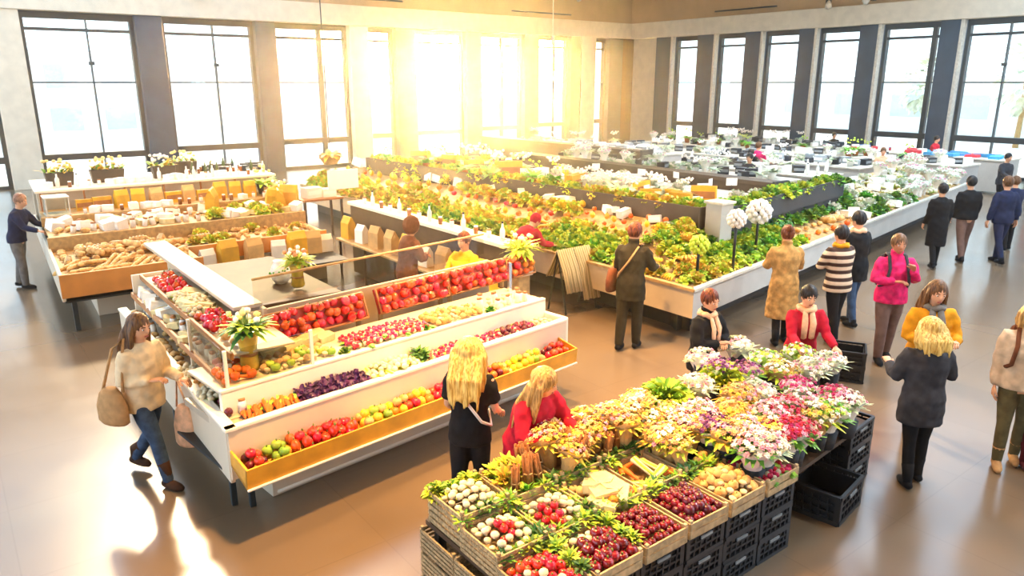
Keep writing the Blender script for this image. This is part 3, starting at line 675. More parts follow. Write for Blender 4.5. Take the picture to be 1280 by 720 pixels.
mat('ground_pale', '#eae6de', .9, 0, .06, .5); mat('pale_render', '#f2efe9', .9, 0, .04); mat('pale_roof', '#dcd8d0', .9); mat('pale_pane', '#c4ccd2', .4); mat('leaf_pale', '#d2d8c0', .8, 0, .2, 4)
# ------------------------------------------------------------------ goods: one prototype of each kind, copied object by object
KIND = {}
def kind(name, desc, cat, parts):
    """parts: list of (part name or None, MB, mats); the first with None is the thing's own mesh"""
    if len(parts) == 1:
        root = parts[0][1].obj(name, parts[0][2], link=False)
    else:
        root = empty(name, link=False)
        for pn, mb, ms in parts:
            c = mb.obj(pn, ms, link=False); c.parent = root
    KIND[name] = (root, desc, cat)
def put(name, loc, rz=0.0, sc=1.0, label=None, group=None, tilt=None):
    root, desc, cat = KIND[name]
    o = root.copy(); COL.objects.link(o)
    o.location = loc; o.scale = (sc, sc, sc) if not isinstance(sc, tuple) else sc
    o.rotation_euler = (tilt[0], tilt[1], rz) if tilt else (0, 0, rz)
    for ch in root.children:
        c = ch.copy(); COL.objects.link(c); c.parent = o
        for g in ch.children:
            d = g.copy(); COL.objects.link(d); d.parent = c
    o['label'] = label; o['category'] = cat
    if group: o['group'] = group
    return o
def spread(kinds, o, u, v, nu, nv, where, jit=.22, sc=(.88, 1.1), lift=0.0, hill=0.0, rz=None, tilt=.25, layer=0):
    """a bed of goods over the patch o + s*u + t*v; every piece its own object"""
    o = V(o); u = V(u); v = V(v)
    for i in range(nu):
        for j in range(nv):
            s = (i + .5 + rnd.uniform(-jit, jit)) / nu; t = (j + .5 + rnd.uniform(-jit, jit)) / nv
            k = rnd.choice(kinds) if not callable(kinds) else kinds(s, t)
            if k is None: continue
            root, desc, cat = KIND[k]
            p = o + u * s + v * t + V((0, 0, lift + hill * math.sin(PI * min(1, max(0, s))) * math.sin(PI * min(1, max(0, t)))))
            a = rnd.uniform(0, 6.28) if rz is None else rz + rnd.uniform(-.25, .25)
            put(k, p, a, rnd.uniform(*sc), desc + ' ' + where, cat + ' ' + where, (rnd.uniform(-tilt, tilt), rnd.uniform(-tilt, tilt)))
    if layer:
        spread(kinds, o + u * .12 + v * .12 + V((0, 0, layer)), u * .76, v * .76, max(1, nu - 1), max(1, nv - 1), where, jit, sc, lift, hill, rz, tilt)
def rbulge(k, amp=.1, seed=0):
    r = random.Random(seed)
    ph = [r.uniform(0, 6.28) for _ in range(6)]
    def f(p, d):
        q = 1 + amp * (math.sin(d.x * k + ph[0]) * math.sin(d.y * k + ph[1]) + .6 * math.sin(d.z * k * 1.3 + ph[2]))
        return V((p.x * q, p.y * q, p.z * q))
    return f
def build_kinds():
    def fruit(name, desc, cat, m, r, squash=.92, dimple=.25, stem='stem'):
        b = MB()
        def f(p, d):
            k = 1 - dimple * math.exp(-((1 - abs(d.z)) / .12)) ; return V((p.x, p.y, p.z * squash * k))
        b.ball((0, 0, r * .9), r, r, r, 11, 8, 0, f); b.tube([(0, 0, r * 1.55), (.006, 0, r * 1.95)], [.004, .005], 5, 1)
        kind(name, desc, cat, [(None, b, [m, stem])])
    fruit('apple', 'shiny red apple', 'apple', 'red_fruit', .046)
    fruit('green_apple', 'green apple', 'apple', 'green_fruit', .045)
    fruit('lemon', 'yellow lemon', 'lemon', 'yellow_fruit', .042, 1.15, 0)
    fruit('orange', 'orange citrus fruit', 'orange', 'orange_fruit', .045, .95, .06)
    fruit('peach', 'golden peach', 'peach', 'bread_crust', .043, .92, .2)
    fruit('plum', 'dark plum', 'plum', 'plum_dark', .036, 1.0, .1)
    fruit('cherry', 'glossy dark red cherry', 'cherry', 'cherry_dark', .030, .95, .25)
    fruit('berry', 'bright red berry', 'berry', 'red_fruit', .021, 1.0, .1)
    b = MB(); b.ball((0, 0, .04), .05, .05, .04, 12, 8, 0, lambda p, d: V((p.x, p.y, p.z)) * (1 + .06 * math.cos(5 * math.atan2(d.y, d.x))))
    for i in range(5): b.leaf((0, 0, .078), (math.cos(i * 1.256), math.sin(i * 1.256), .1), (0, 0, 1), .03, .012, .3, 1, 2)
    kind('tomato', 'ripe red tomato', 'tomato', [(None, b, ['tomato_red', 'leaf_green'])])
    b = MB(); b.ball((0, 0, .05), .042, .042, .055, 12, 9, 0, lambda p, d: p * (1 + .10 * math.cos(4 * math.atan2(d.y, d.x)) - .2 * max(0, -d.z))); b.tube([(0, 0, .1), (.006, 0, .13)], [.008, .006], 6, 1)
    kind('red_pepper', 'red bell pepper', 'pepper', [(None, b, ['tomato_red', 'stem'])]); kind('yellow_pepper', 'yellow bell pepper', 'pepper', [(None, b, ['yellow_fruit', 'stem'])])
    b = MB(); b.ball((0, 0, .032), .05, .036, .032, 10, 7, 0, rbulge(4, .12, 3)); kind('potato', 'tan potato', 'potato', [(None, b, ['potato_tan'])])
    b = MB(); b.tube([(0, -.10, .022), (0, -.03, .024), (0, .06, .024), (0, .09, .024)], [.005, .015, .023, .016], 9)
    for i in range(5): b.leaf((0, .095, .025), (rnd.uniform(-.4, .4), 1, rnd.uniform(.2, .8)), (0, 0, 1), .07, .02, .3, 1, 2)
    kind('carrot', 'orange carrot', 'carrot', [(None, b, ['carrot', 'leaf_green'])])
    # bunch of radishes
    b = MB()
    for i in range(6): a = i * 1.05; b.ball((.032 * math.cos(a), .032 * math.sin(a), .028 + .012 * (i % 2)), .022, .022, .024, 8, 6, 0 if i % 4 else 1)
    g = MB()
    for i in range(7): g.leaf((0, .03, .03), (rnd.uniform(-.5, .5), 1, rnd.uniform(.1, .5)), (0, 0, 1), .09, .035, .4, 0, 2)
    kind('radish_bunch', 'bunch of red radishes', 'radishes', [('root', b, ['radish_red', 'white_veg']), ('leaf', g, ['leaf_green'])])
    # leafy heads
    def head(name, desc, cat, m, m2, r, h, n, ruffle=.3, core=None):
        b = MB()
        for i in range(n):
            t = i / n; a = i * 2.4; el = .30 + 1.15 * t + rnd.uniform(-.1, .1)
            d = V((math.cos(a) * math.cos(el), math.sin(a) * math.cos(el), math.sin(el)))
            b.ruffle((.02 * math.cos(a), .02 * math.sin(a), .01), d, (0, 0, 1), h * (.78 + .25 * rnd.random()), r * (.72 - .25 * t), ruffle * (1 - t) - .1 * t, 0 if i % 5 < 3 else 1, 3, i * 1.7, .15)
        if core: b.ball((0, 0, h * .4), r * .5, r * .5, h * .42, 10, 7, 1, rbulge(6, .08, 5))
        kind(name, desc, cat, [(None, b, [m, m2])])
    head('lettuce', 'ruffled green lettuce', 'lettuce', 'leaf_lime', 'leaf_green', .15, .15, 42, .5)
    head('green_lettuce', 'dark green leafy head', 'leaf vegetable', 'leaf_green', 'leaf_dark', .14, .15, 40, .5)
    head('golden_lettuce', 'yellow green leafy head', 'lettuce', 'leaf_gold', 'leaf_lime', .15, .15, 40, .5)
    head('sage_lettuce', 'pale grey green leafy head', 'leaf vegetable', 'leaf_sage', 'petal_white', .13, .14, 38, .5)
    head('red_cabbage', 'purple cabbage head', 'cabbage', 'purple_leaf', 'purple_leaf', .10, .10, 16, .6, 1)
    head('cabbage', 'pale green cabbage head', 'cabbage', 'green_fruit', 'leaf_lime', .13, .13, 18, .6, 1)
    b = MB()
    for i in range(11): a = i * 2.4; q = .035 * math.sqrt(i); b.ball((q * math.cos(a), q * math.sin(a), .085 - q * .35), .03, .03, .026, 7, 5, 0, rbulge(9, .12, i))
    g = MB()
    for i in range(9): a = i * .7; g.leaf((.02 * math.cos(a), .02 * math.sin(a), .0), (math.cos(a), math.sin(a), .55), (0, 0, 1), .13, .07, .1, 0, 3)
    kind('cauliflower', 'white cauliflower', 'cauliflower', [('curd', b, ['white_veg']), ('leaf', g, ['leaf_lime'])])
    kind('broccoli', 'green broccoli head', 'broccoli', [('floret', b, ['leaf_dark']), ('leaf', g, ['leaf_green'])])
    def herb(name, desc, m, h=.16, n=80, w=.022, mm=None):
        b = MB()
        for i in range(n): a = rnd.uniform(0, 6.28); q = rnd.random(); b.leaf((.05 * q * math.cos(a), .05 * q * math.sin(a), rnd.uniform(0, h * .5)), (math.cos(a) * q, math.sin(a) * q, rnd.uniform(.5, 1.3)), (0, 0, 1), h * rnd.uniform(.3, .6), w * 1.3, .5, i % 2, 2)
        kind(name, desc, 'herbs', [(None, b, [m, mm or m])])
    herb('herb_bunch', 'bunch of green herbs', 'leaf_green', mm='leaf_dark'); herb('lime_herbs', 'bunch of bright green herbs', 'leaf_lime', mm='leaf_green'); herb('gold_herbs', 'bunch of yellow green leaves', 'leaf_gold', .18, 70, .035, 'leaf_lime')
    b = MB()
    for i in range(150):
        a = i * 2.4; el = .15 + 1.4 * ((i * 37) % 150) / 150; d = V((math.cos(a) * math.cos(el), math.sin(a) * math.cos(el), math.sin(el))); b.ruffle(d * .045 + V((0, 0, .015)), d + V((0, 0, .35)), (0, 0, 1), .05 + .02 * (i % 3), .036, .5, 0 if i % 4 else 1, 2, i, .2)
    kind('leafy_bundle', 'bright green ruffled leaf bundle', 'leaf vegetable', [(None, b, ['leaf_lime', 'leaf_green'])])
    b = MB()
    for i in range(9): a = i * .7; q = .014 + .012 * (i % 2); b.tube([(q * math.cos(a), q * math.sin(a), 0), (q * math.cos(a) * 1.1, q * math.sin(a) * 1.1, .22 + .02 * (i % 3))], .011, 6)
    g = MB(); g.tube([(.032 * math.cos(i * .524), .032 * math.sin(i * .524), .10) for i in range(13)], .006, 5)
    kind('stick_bundle', 'bundle of brown sticks', 'stick bundle', [('stick', b, ['brown_stick']), ('tie', g, ['kraft'])])
    b = MB()
    for i in range(6): a = i * 1.05; b.tube([(.015 * math.cos(a), -.11, .02 + .014 * math.sin(a)), (.017 * math.cos(a), .02, .022 + .014 * math.sin(a)), (.02 * math.cos(a), .12, .03)], [.012, .011, .02], 7, 0 if i % 2 else 1)
    kind('leek_bundle', 'bundle of pale leeks', 'leeks', [(None, b, ['white_veg', 'leaf_lime'])])
    b = MB(); b.tube([(-.02, -.13, .035), (0, -.11, .04), (0, 0, .045), (0, .11, .04), (0, .14, .032)], [.02, .04, .048, .04, .02], 10)
    for i in range(5): b.tube([(-.025, -.085 + i * .045, .084), (.022, -.068 + i * .045, .085)], [.007, .009], 5, 1)
    kind('bread_loaf', 'crusty bread loaf', 'bread', [(None, b, ['bread_crust', 'white_veg'])])
    b = MB(); b.tube([(0, -.26, .025), (0, -.22, .032), (0, 0, .036), (0, .22, .032), (0, .27, .024)], [.012, .03, .036, .03, .012], 9)
    for i in range(7): b.tube([(-.018, -.19 + i * .058, .06), (.016, -.165 + i * .058, .062)], [.005, .007], 5, 1)
    kind('baguette', 'long golden baguette', 'bread', [(None, b, ['bread_crust', 'white_veg'])])
    b = MB(); b.ball((0, 0, .03), .055, .05, .032, 11, 7, 0, rbulge(5, .07, 2)); kind('bun', 'round bread roll', 'bread', [(None, b, ['bread_crust'])])
    b = MB(); b.ball((0, 0, .035), .03, .03, .018, 10, 6); b.tube([(0, 0, 0), (0, 0, .03)], [.013, .011], 7); kind('mushroom', 'pale mushroom', 'mushroom', [(None, b, ['mushroom'])])
    b = MB(); b.ball((0, 0, .017), .02, .02, .013, 8, 5); b.tube([(0, 0, 0), (0, 0, .012)], [.009, .008], 6); kind('button_mushroom', 'small white button mushroom', 'mushroom', [(None, b, ['white_veg'])])
    b = MB(); b.prism([(-.10, -.07), (.10, -.07), (.11, .03), (.03, .09), (-.09, .07)], 0, .07); kind('cheese', 'cream cheese slab', 'cheese', [(None, b, ['cheese'])])
    for nm, ds, mt in (('banana_hand', 'hand of yellow bananas', 'yellow_fruit'),):
        b = MB()
        for i in range(5):
            a = -.5 + i * .25; b.tube([V((.02 * i - .04, 0, .05)), V((.03 * i - .06 + a * .03, .05, .065)), V((.035 * i - .07 + a * .06, .11, .05)), V((.035 * i - .07 + a * .08, .15, .02))], [.008, .018, .018, .007], 7)
        kind(nm, ds, 'bananas', [(None, b, [mt])])
    # packed goods
    b = MB(); b.rings([((0, 0, 0), .035, .035), ((0, 0, .09), .037, .037), ((0, 0, .105), .028, .028)], 10); g = MB(); g.rings([((0, 0, .105), .032, .032), ((0, 0, .125), .031, .031)], 10)
    kind('jar', 'small pale jar', 'jar', [('glass', b, ['jar_white']), ('lid', g, ['wood_rail'])]); kind('amber_jar', 'small amber jar', 'jar', [('glass', b, ['bottle_amber']), ('lid', g, ['card'])])
    b = MB(); b.rings([((0, 0, 0), .036, .036), ((0, 0, .16), .038, .038), ((0, 0, .20), .016, .016), ((0, 0, .26), .014, .014)], 10); g = MB(); g.rings([((0, 0, .255), .017, .017), ((0, 0, .28), .016, .016)], 8)
    kind('bottle', 'green glass bottle', 'bottle', [('glass', b, ['bottle_green']), ('cap', g, ['frame_light'])]); kind('white_bottle', 'white bottle', 'bottle', [('glass', b, ['jar_white']), ('cap', g, ['box_dark'])])
    def bag(name, desc, m, w, d, h):
        b = MB(); b.add([V((x * w * k, y * d * q, z)) for z, k, q in ((0, .5, .5), (h * .7, .5, .45), (h * .88, .48, .2), (h, .5, .06)) for x, y in ((-1, -1), (1, -1), (1, 1), (-1, 1))],
                        [(3, 2, 1, 0), (12, 13, 14, 15)] + [(i * 4 + j, i * 4 + (j + 1) % 4, i * 4 + 4 + (j + 1) % 4, i * 4 + 4 + j) for i in range(3) for j in range(4)], 0, False)
        kind(name, desc, 'paper bag', [(None, b, [m])])
    bag('paper_bag', 'brown paper bag', 'kraft', .24, .14, .34); bag('white_bag', 'white paper bag', 'paper', .2, .12, .26); bag('yellow_bag', 'golden yellow paper bag', 'yellow_box', .26, .15, .36)
    def carton(name, desc, m, w, d, h, m2='card'):
        b = MB(); b.box(-w / 2, w / 2, -d / 2, d / 2, 0, h); b.box(-w / 2 + .01, w / 2 - .01, -d / 2 - .004, d / 2 + .004, h * .3, h * .7, 1); b.box(-w / 2 - .003, w / 2 + .003, -.012, .012, h * .99, h + .004, 1); kind(name, desc, 'box', [(None, b, [m, m2])])
    carton('white_package', 'white packed box', 'paper', .20, .14, .12); carton('grey_package', 'grey packed box', 'box_grey', .22, .16, .14); carton('dark_package', 'dark packed box', 'box_dark', .2, .15, .13, 'box_grey'); carton('yellow_package', 'yellow packed box', 'yellow_box', .34, .10, .24, 'wood_rail')
    carton('pink_package', 'pale pink packed box', 'paper_pink', .18, .14, .12)
    b = MB(); b.box(-.08, .08, -.004, .004, .14, .25); b.tube([(0, 0, 0), (0, 0, .15)], .005, 5, 1); b.rings([((0, 0, 0), .03, .03), ((0, 0, .012), .03, .03)], 8, 1); kind('price_card', 'blank white price card', 'price card', [(None, b, ['card', 'steel_dark'])])
    b = MB(); b.box(-.17, .17, -.12, .12, 0, .035); b.box(-.165, .165, -.115, .115, .035, .07, 1); kind('folded_cloth', 'folded blue cloth', 'cloth', [(None, b, ['cloth_blue', 'cloth_blue'])])
    b = MB(); b.box(-.17, .17, -.12, .12, 0, .035); b.box(-.165, .165, -.115, .115, .035, .07, 1); kind('red_cloth', 'folded red cloth', 'cloth', [(None, b, ['cloth_red', 'cloth_red'])])
    # bouquets: wrap, leaf, blossom
    def bouquet(name, desc, ms, leafm, wrapm='paper', n=46, r=.14, br=.0165, big=0):
        w = MB(); k = 14; vs = []
        for i, (z, q) in enumerate(((0, .045), (.10, .06), (.19, .105), (.23, .135))):
            for j in range(k): a = 2 * PI * j / k; qq = q * (1 + (.10 * math.sin(j * 2.7) if i > 1 else 0)); vs.append((qq * math.cos(a), qq * math.sin(a), z + (.02 * math.sin(j * 4.1) if i == 3 else 0)))
        w.add(vs, [(i * k + j, i * k + (j + 1) % k, (i + 1) * k + (j + 1) % k, (i + 1) * k + j) for i in range(3) for j in range(k)] + [tuple(range(k - 1, -1, -1))], 0, False)
        g = MB(); f = MB()
        for i in range(26): a = i * .73; g.leaf((.05 * math.cos(a), .05 * math.sin(a), .17), (math.cos(a), math.sin(a), rnd.uniform(.3, 1.4)), (0, 0, 1), rnd.uniform(.10, .15), .04, .5, 0, 2)
        for i in range(n):
            a = i * 2.4; q = r * math.sqrt((i + .5) / n); c = V((q * math.cos(a), q * math.sin(a), .30 - q * q * 3.6 + rnd.uniform(-.016, .016))); mi = i % len(ms)
            nrm = V((c.x * 2.2, c.y * 2.2, .3)).normalized(); f.ball(c, br * .55, br * .55, br * .5, 6, 4, mi)
            for p in range(7): b2 = p * .9 + i; d = (nrm.orthogonal().normalized()); d = M.Rotation(b2, 3, nrm) @ d; f.leaf(c - nrm * br * .2, d + nrm * (.55 if p % 2 else .15), nrm, br * 1.35, br * .95, .2, mi, 2, .3)
        kind(name, desc, 'bouquet', [('wrap', w, [wrapm]), ('leaf', g, [leafm]), ('blossom', f, ms)])
    bouquet('white_bouquet', 'white flower bouquet', ['petal_white', 'petal_white', 'petal_pink', 'petal_white', 'leaf_sage'], 'leaf_sage'); bouquet('pink_bouquet', 'pale pink flower bouquet', ['petal_pink', 'petal_white'], 'leaf_green', 'paper_pink')
    bouquet('magenta_bouquet', 'magenta flower bouquet', ['petal_magenta', 'petal_magenta', 'petal_pink'], 'leaf_green', 'paper'); bouquet('purple_bouquet', 'purple flower bouquet', ['petal_purple', 'petal_purple', 'petal_pink'], 'leaf_green', 'paper')
    bouquet('red_bouquet', 'dark red flower bouquet', ['petal_red', 'petal_red', 'petal_magenta'], 'leaf_dark', 'paper'); bouquet('yellow_bouquet', 'yellow flower bouquet', ['petal_yellow', 'petal_white', 'leaf_gold', 'petal_white', 'petal_orange'], 'leaf_lime', 'kraft')
    bouquet('orange_bouquet', 'orange flower bouquet', ['petal_orange', 'bread_crust', 'petal_yellow', 'leaf_gold', 'petal_pink'], 'leaf_gold', 'kraft'); bouquet('green_bouquet', 'white and green flower bouquet', ['petal_white', 'leaf_lime', 'leaf_green'], 'leaf_green', 'paper')
    # potted flowers for planters and far tables
    def potted(name, desc, pm, ms, lm, n=12, h=.26, n2=22):
        p = MB(); p.rings([((0, 0, 0), .055, .055), ((0, 0, .10), .075, .075), ((0, 0, .12), .08, .08)], 12); g = MB(); f = MB()
        for i in range(n2): a = i * 2.4; g.leaf((.03 * math.cos(a), .03 * math.sin(a), .11), (math.cos(a), math.sin(a), rnd.uniform(.3, 1.6)), (0, 0, 1), h * rnd.uniform(.5, .8), .06, .5, 0, 2)
        for i in range(n): a = i * 2.4; q = .11 * math.sqrt((i + .5) / n); f.ball((q * math.cos(a), q * math.sin(a), .12 + h * rnd.uniform(.55, .9)), .022, .022, .018, 6, 4, i % len(ms), rbulge(8, .2, i))
        kind(name, desc, 'potted plant', [('pot', p, [pm]), ('foliage', g, [lm]), ('blossom', f, ms)])
    potted('white_potted_flower', 'white potted flower', 'jar_white', ['petal_white'], 'leaf_sage', 14); potted('yellow_potted_flower', 'yellow potted flower', 'planter_brown', ['petal_yellow', 'petal_white'], 'leaf_gold', 14)
    potted('potted_herb', 'green potted plant', 'terracotta', ['leaf_lime'], 'leaf_green', 6, .3, 34); potted('golden_potted_plant', 'golden green potted plant', 'planter_brown', ['petal_yellow'], 'leaf_lime', 8, .28, 34)
    # containers
    def basket(name, desc, w, d, h, m, slats=3, cat='basket'):
        b = MB(); t = .012
        b.box(-w / 2, w / 2, -d / 2, d / 2, 0, .012)
        for x in (-1, 1):
            for y in (-1, 1): b.box(x * (w / 2 - .012) - .012, x * (w / 2 - .012) + .012, y * (d / 2 - .012) - .012, y * (d / 2 - .012) + .012, 0, h + .015)
        sh = h / slats
        for i in range(slats):
            z0 = i * sh + .008; z1 = (i + 1) * sh - .004
            for y in (-1, 1): b.box(-w / 2, w / 2, y * (d / 2) - t / 2, y * (d / 2) + t / 2, z0, z1)
            for x in (-1, 1): b.box(x * (w / 2) - t / 2, x * (w / 2) + t / 2, -d / 2, d / 2, z0, z1)
        kind(name, desc, cat, [(None, b, [m])])
    basket('wooden_basket', 'pale slatted wooden box', .40, .42, .13, 'wood_slat', 2, 'wooden box'); basket('wicker_basket', 'brown woven basket', .40, .42, .17, 'wicker', 5)
    b = MB(); w, d, h = .41, .40, .20
    b.box(-w / 2, w / 2, -d / 2, d / 2, 0, .015)
    for z0, z1 in ((0, .03), (.175, .20)):
        for y in (-1, 1): b.box(-w / 2, w / 2, y * d / 2 - .012, y * d / 2 + .012, z0, z1)
        for x in (-1, 1): b.box(x * w / 2 - .012, x * w / 2 + .012, -d / 2, d / 2, z0, z1)
    for i in range(7):
        q = -.5 + i / 6
        for y in (-1, 1): b.bar((q * (w - .03), y * d / 2, .02), (q * (w - .03) + (.018 if i not in (0, 6) else 0), y * d / 2, .185), .012 if i not in (0, 6) else .04, .016, 0, V((0, 1, 0)))
        for x in (-1, 1): b.bar((x * w / 2, q * (d - .03), .02), (x * w / 2, q * (d - .03) + (.018 if i not in (0, 6) else 0), .185), .016, .012 if i not in (0, 6) else .04, 0, V((0, 1, 0)))
    for z in (.075, .125):
        for y in (-1, 1): b.box(-w / 2, w / 2, y * d / 2 - .006, y * d / 2 + .006, z - .008, z + .008)
        for x in (-1, 1): b.box(x * w / 2 - .006, x * w / 2 + .006, -d / 2, d / 2, z - .008, z + .008)
    b.box(-w / 2 + .02, w / 2 - .02, -d / 2 + .02, -d / 2 + .026, .03, .17)  # black inner sheets added so the slots look dark
    b.box(-w / 2 + .02, w / 2 - .02, d / 2 - .026, d / 2 - .02, .03, .17); b.box(-w / 2 + .02, -w / 2 + .026, -d / 2 + .02, d / 2 - .02, .03, .17); b.box(w / 2 - .026, w / 2 - .02, -d / 2 + .02, d / 2 - .02, .03, .17)
    g = MB(); g.box(-.06, .06, -d / 2 - .018, -d / 2 - .008, .145, .165)
    kind('crate', 'black plastic crate', 'crate', [('bin', b, ['black_plastic']), ('grip', g, ['box_grey'])])
# ------------------------------------------------------------------ counters and stands
def slab(mb, o, u, v, z0, z1, mi=0):
    """box over the parallelogram o + u, v (plan vectors)"""
    o = V((o[0], o[1])); u = V((u[0], u[1])); v = V((v[0], v[1]))
    mb.prism([tuple(o), tuple(o + u), tuple(o + u + v), tuple(o + v)], z0, z1, mi); return mb

def island():
    r = empty('produce_counter', (1.5, 5.7, 0)); tag(r, 'white glass-topped produce counter with a yellow fruit shelf along its front', 'counter')
    a = math.radians(7); S = V((math.cos(a), math.sin(a), 0)); Nn = V((-math.sin(a), math.cos(a), 0)); LEN = 4.12
    def fl(s, n): return (S * s + Nn * n).xy
    def piece(nm, m, s0, s1, n0, n1, z0, z1, bevel=.006):
        b = MB(); slab(b, fl(s0, n0), fl(s1, n0) - fl(s0, n0), fl(s0, n1) - fl(s0, n0), z0, z1); return b.obj(nm, m, r, bevel=bevel)
    # front arm
    piece('front_panel', 'white_panel', 0, LEN, 0, .05, .45, .90)
    piece('lip', 'white_edge', -.02, LEN, -.01, .07, .885, .915)
    piece('bed', 'counter_grey', .05, LEN - .05, .07, 1.02, .78, .845)
    piece('shelf_front', 'white_edge', .12, LEN, .34, .40, .845, 1.10)
    piece('shelf', 'white_panel', .12, LEN, .34, 1.06, 1.06, 1.085)
    piece('back_panel', 'beige_face', .9, LEN, 1.34, 1.38, .1, 1.40)
    piece('end_panel', 'white_edge', LEN - .02, LEN + .04, 0, 1.30, .44, .93, .02)
    piece('base', 'white_panel', .45, LEN - .22, .26, 1.2, 0, .45)
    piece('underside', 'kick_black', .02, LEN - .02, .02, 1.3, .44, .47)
    b = MB(); b.tube([(*fl(.5, .262), .035), (*fl(LEN - .25, .262), .035)], .018, 6); b.obj('plinth_strip', 'white_edge', r)
    # tilted trays of red vegetables behind the bed, turned two degrees more
    # yellow fruit tray in front
    b = MB()
    def q(s, n, z): return (*fl(s, n), z)
    for (p, w) in (((.0, LEN - .13), None),):
        s0, s1 = p
        b.add([q(s0, -.27, .50), q(s1, -.27, .50), q(s1, -.29, .655), q(s0, -.29, .655), q(s0, -.25, .50), q(s1, -.25, .50), q(s1, -.27, .655), q(s0, -.27, .655)], [(0, 1, 2, 3), (7, 6, 5, 4), (3, 2, 6, 7), (0, 4, 5, 1), (0, 3, 7, 4), (1, 5, 6, 2)], 0, False)
        b.add([q(s0, -.27, .50), q(s1, -.27, .50), q(s1, .0, .62), q(s0, .0, .62), q(s0, -.27, .47), q(s1, -.27, .47), q(s1, 0, .59), q(s0, 0, .59)], [(0, 1, 2, 3), (7, 6, 5, 4), (0, 4, 5, 1), (3, 2, 6, 7), (0, 3, 7, 4), (1, 5, 6, 2)], 0, False)
        for s in (s0, s1 - .02): b.add([q(s, -.29, .655), q(s, -.27, .47), q(s, 0, .59), q(s, 0, .72), q(s + .02, -.29, .655), q(s + .02, -.27, .47), q(s + .02, 0, .59), q(s + .02, 0, .72)], [(0, 1, 2, 3), (7, 6, 5, 4), (0, 3, 7, 4), (0, 4, 5, 1), (2, 6, 7, 3), (1, 5, 6, 2)], 0, False)
    b.obj('fruit_tray', 'gold_panel', r)
    b = MB(); b.tube([q(0, -.28, .475), q(LEN - .13, -.28, .475)], .012, 6); b.obj('tray_trim', 'white_edge', r)
    # left arm (along the side aisle)
    def side(nm, m, x0, x1, y0, y1, z0, z1, bevel=.006, par=None):
        b = MB(); b.box(x0 - 1.5, x1 - 1.5, y0 - 5.7, y1 - 5.7, z0, z1); return b.obj(nm, m, par or r, bevel=bevel)
    E = 9.9
    side('side_panel', 'white_panel', 1.49, 1.53, 5.72, E, .42, .90)
    side('lip', 'white_edge', 1.48, 1.58, 5.69, E, .885, .915)
    side('bed', 'counter_grey', 1.54, 2.36, 6.0, E, .80, .86)
    sh = side('shelf', 'counter_grey', 1.66, 2.36, 6.2, E - .1, 1.06, 1.08); side('shelf_rail', 'wood_rail', 1.63, 1.665, 6.15, E - .1, 1.05, 1.115, par=sh)
    sh = side('shelf', 'counter_grey', 1.78, 2.36, 6.35, E - .1, 1.27, 1.29); side('shelf_rail', 'wood_rail', 1.75, 1.785, 6.3, E - .1, 1.26, 1.325, par=sh)
    side('shelf_support', 'white_edge', 1.66, 2.3, E - .12, E - .09, .86, 1.33)
    side('back_panel', 'beige_face', 2.34, 2.38, 7.1, 11.0, .1, 1.43)
    side('top_slab', 'counter_grey', 2.08, 2.37, 7.2, 11.05, 1.425, 1.465)
    side('base', 'white_panel', 1.78, 2.34, 6.6, E - .1, 0, .45)
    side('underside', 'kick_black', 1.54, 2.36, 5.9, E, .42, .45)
    for nm, x, y in (('leg', 1.60, 6.1), ('leg', 1.72, 5.98), ('leg', 1.6, 9.7), ('leg', 1.6, 8.0)):
        side(nm, 'steel_dark', x - .025, x + .025, y - .025, y + .025, 0, .44)
    c = fl(LEN - .06, .2); b = MB(); b.box(c.x - .03, c.x + .03, c.y - .03, c.y + .03, 0, .46); b.obj('leg', 'steel_dark', r)
    # glass corner with slender posts
    g = MB()
    def pane(p0, p1, z0, z1):
        p0 = V(p0); p1 = V(p1); d = (p1 - p0).normalized(); w = V((-d.y, d.x)) * .004
        slab(g, p0 - w, p1 - p0, w * 2, z0, z1)
    pane(fl(.14, .37), fl(1.0, .37), 1.10, 1.42); pane((.15, .5), (.15, 1.5), 1.11, 1.42); pane(fl(.95, 1.36), fl(LEN, 1.44), 1.46, 1.72)
    g.obj('glass_guard', 'glass_case', r)
    b = MB()
    for p in ((.15, .40), fl(1.0, .37), (.15, 1.5)): b.box(p[0] - .014, p[0] + .014, p[1] - .014, p[1] + .014, .86, 1.43)
    b.obj('corner_post', 'white_edge', r)
    b = MB(); b.tube([(*fl(.95, 1.36), 1.725), (*fl(LEN, 1.44), 1.725)], .014, 6); b.obj('glass_rail', 'wood_pale', r)
    for s in (LEN - .06,):
        b = MB(); p = fl(s, .9); b.box(p.x - .02, p.x + .02, p.y - .02, p.y + .02, .0, 1.45); b.obj('end_post', 'chrome', r)
    # goods on the island
    O = V((1.5, 5.7, 0)); L3 = lambda s, n, z: O + S * s + Nn * n + V((0, 0, z))
    fr = [(.04, .26, ['plum', 'apple'], 'at the left end of the yellow fruit tray'), (.26, .46, ['green_apple', 'lemon'], 'second from the left end in the yellow fruit tray'), (.48, 1.12, ['apple', 'red_pepper'], 'in the big red heap of the yellow fruit tray'),
          (1.14, 1.5, ['peach', 'lemon', 'green_apple'], 'right of the red heap in the yellow fruit tray'), (1.5, 2.0, ['orange', 'apple', 'lemon', 'peach'], 'in the mixed middle of the yellow fruit tray'), (2.0, 2.5, ['apple', 'tomato', 'peach', 'apple'], 'left of the blond woman in the yellow fruit tray'),
          (2.5, 3.05, ['orange', 'peach', 'plum'], 'behind the blond woman in the yellow fruit tray'), (3.05, 3.6, ['lemon', 'green_apple', 'lemon', 'peach'], 'in the yellow green heap near the right end of the fruit tray'), (3.62, 3.96, ['apple', 'apple', 'plum'], 'at the right end of the yellow fruit tray')]
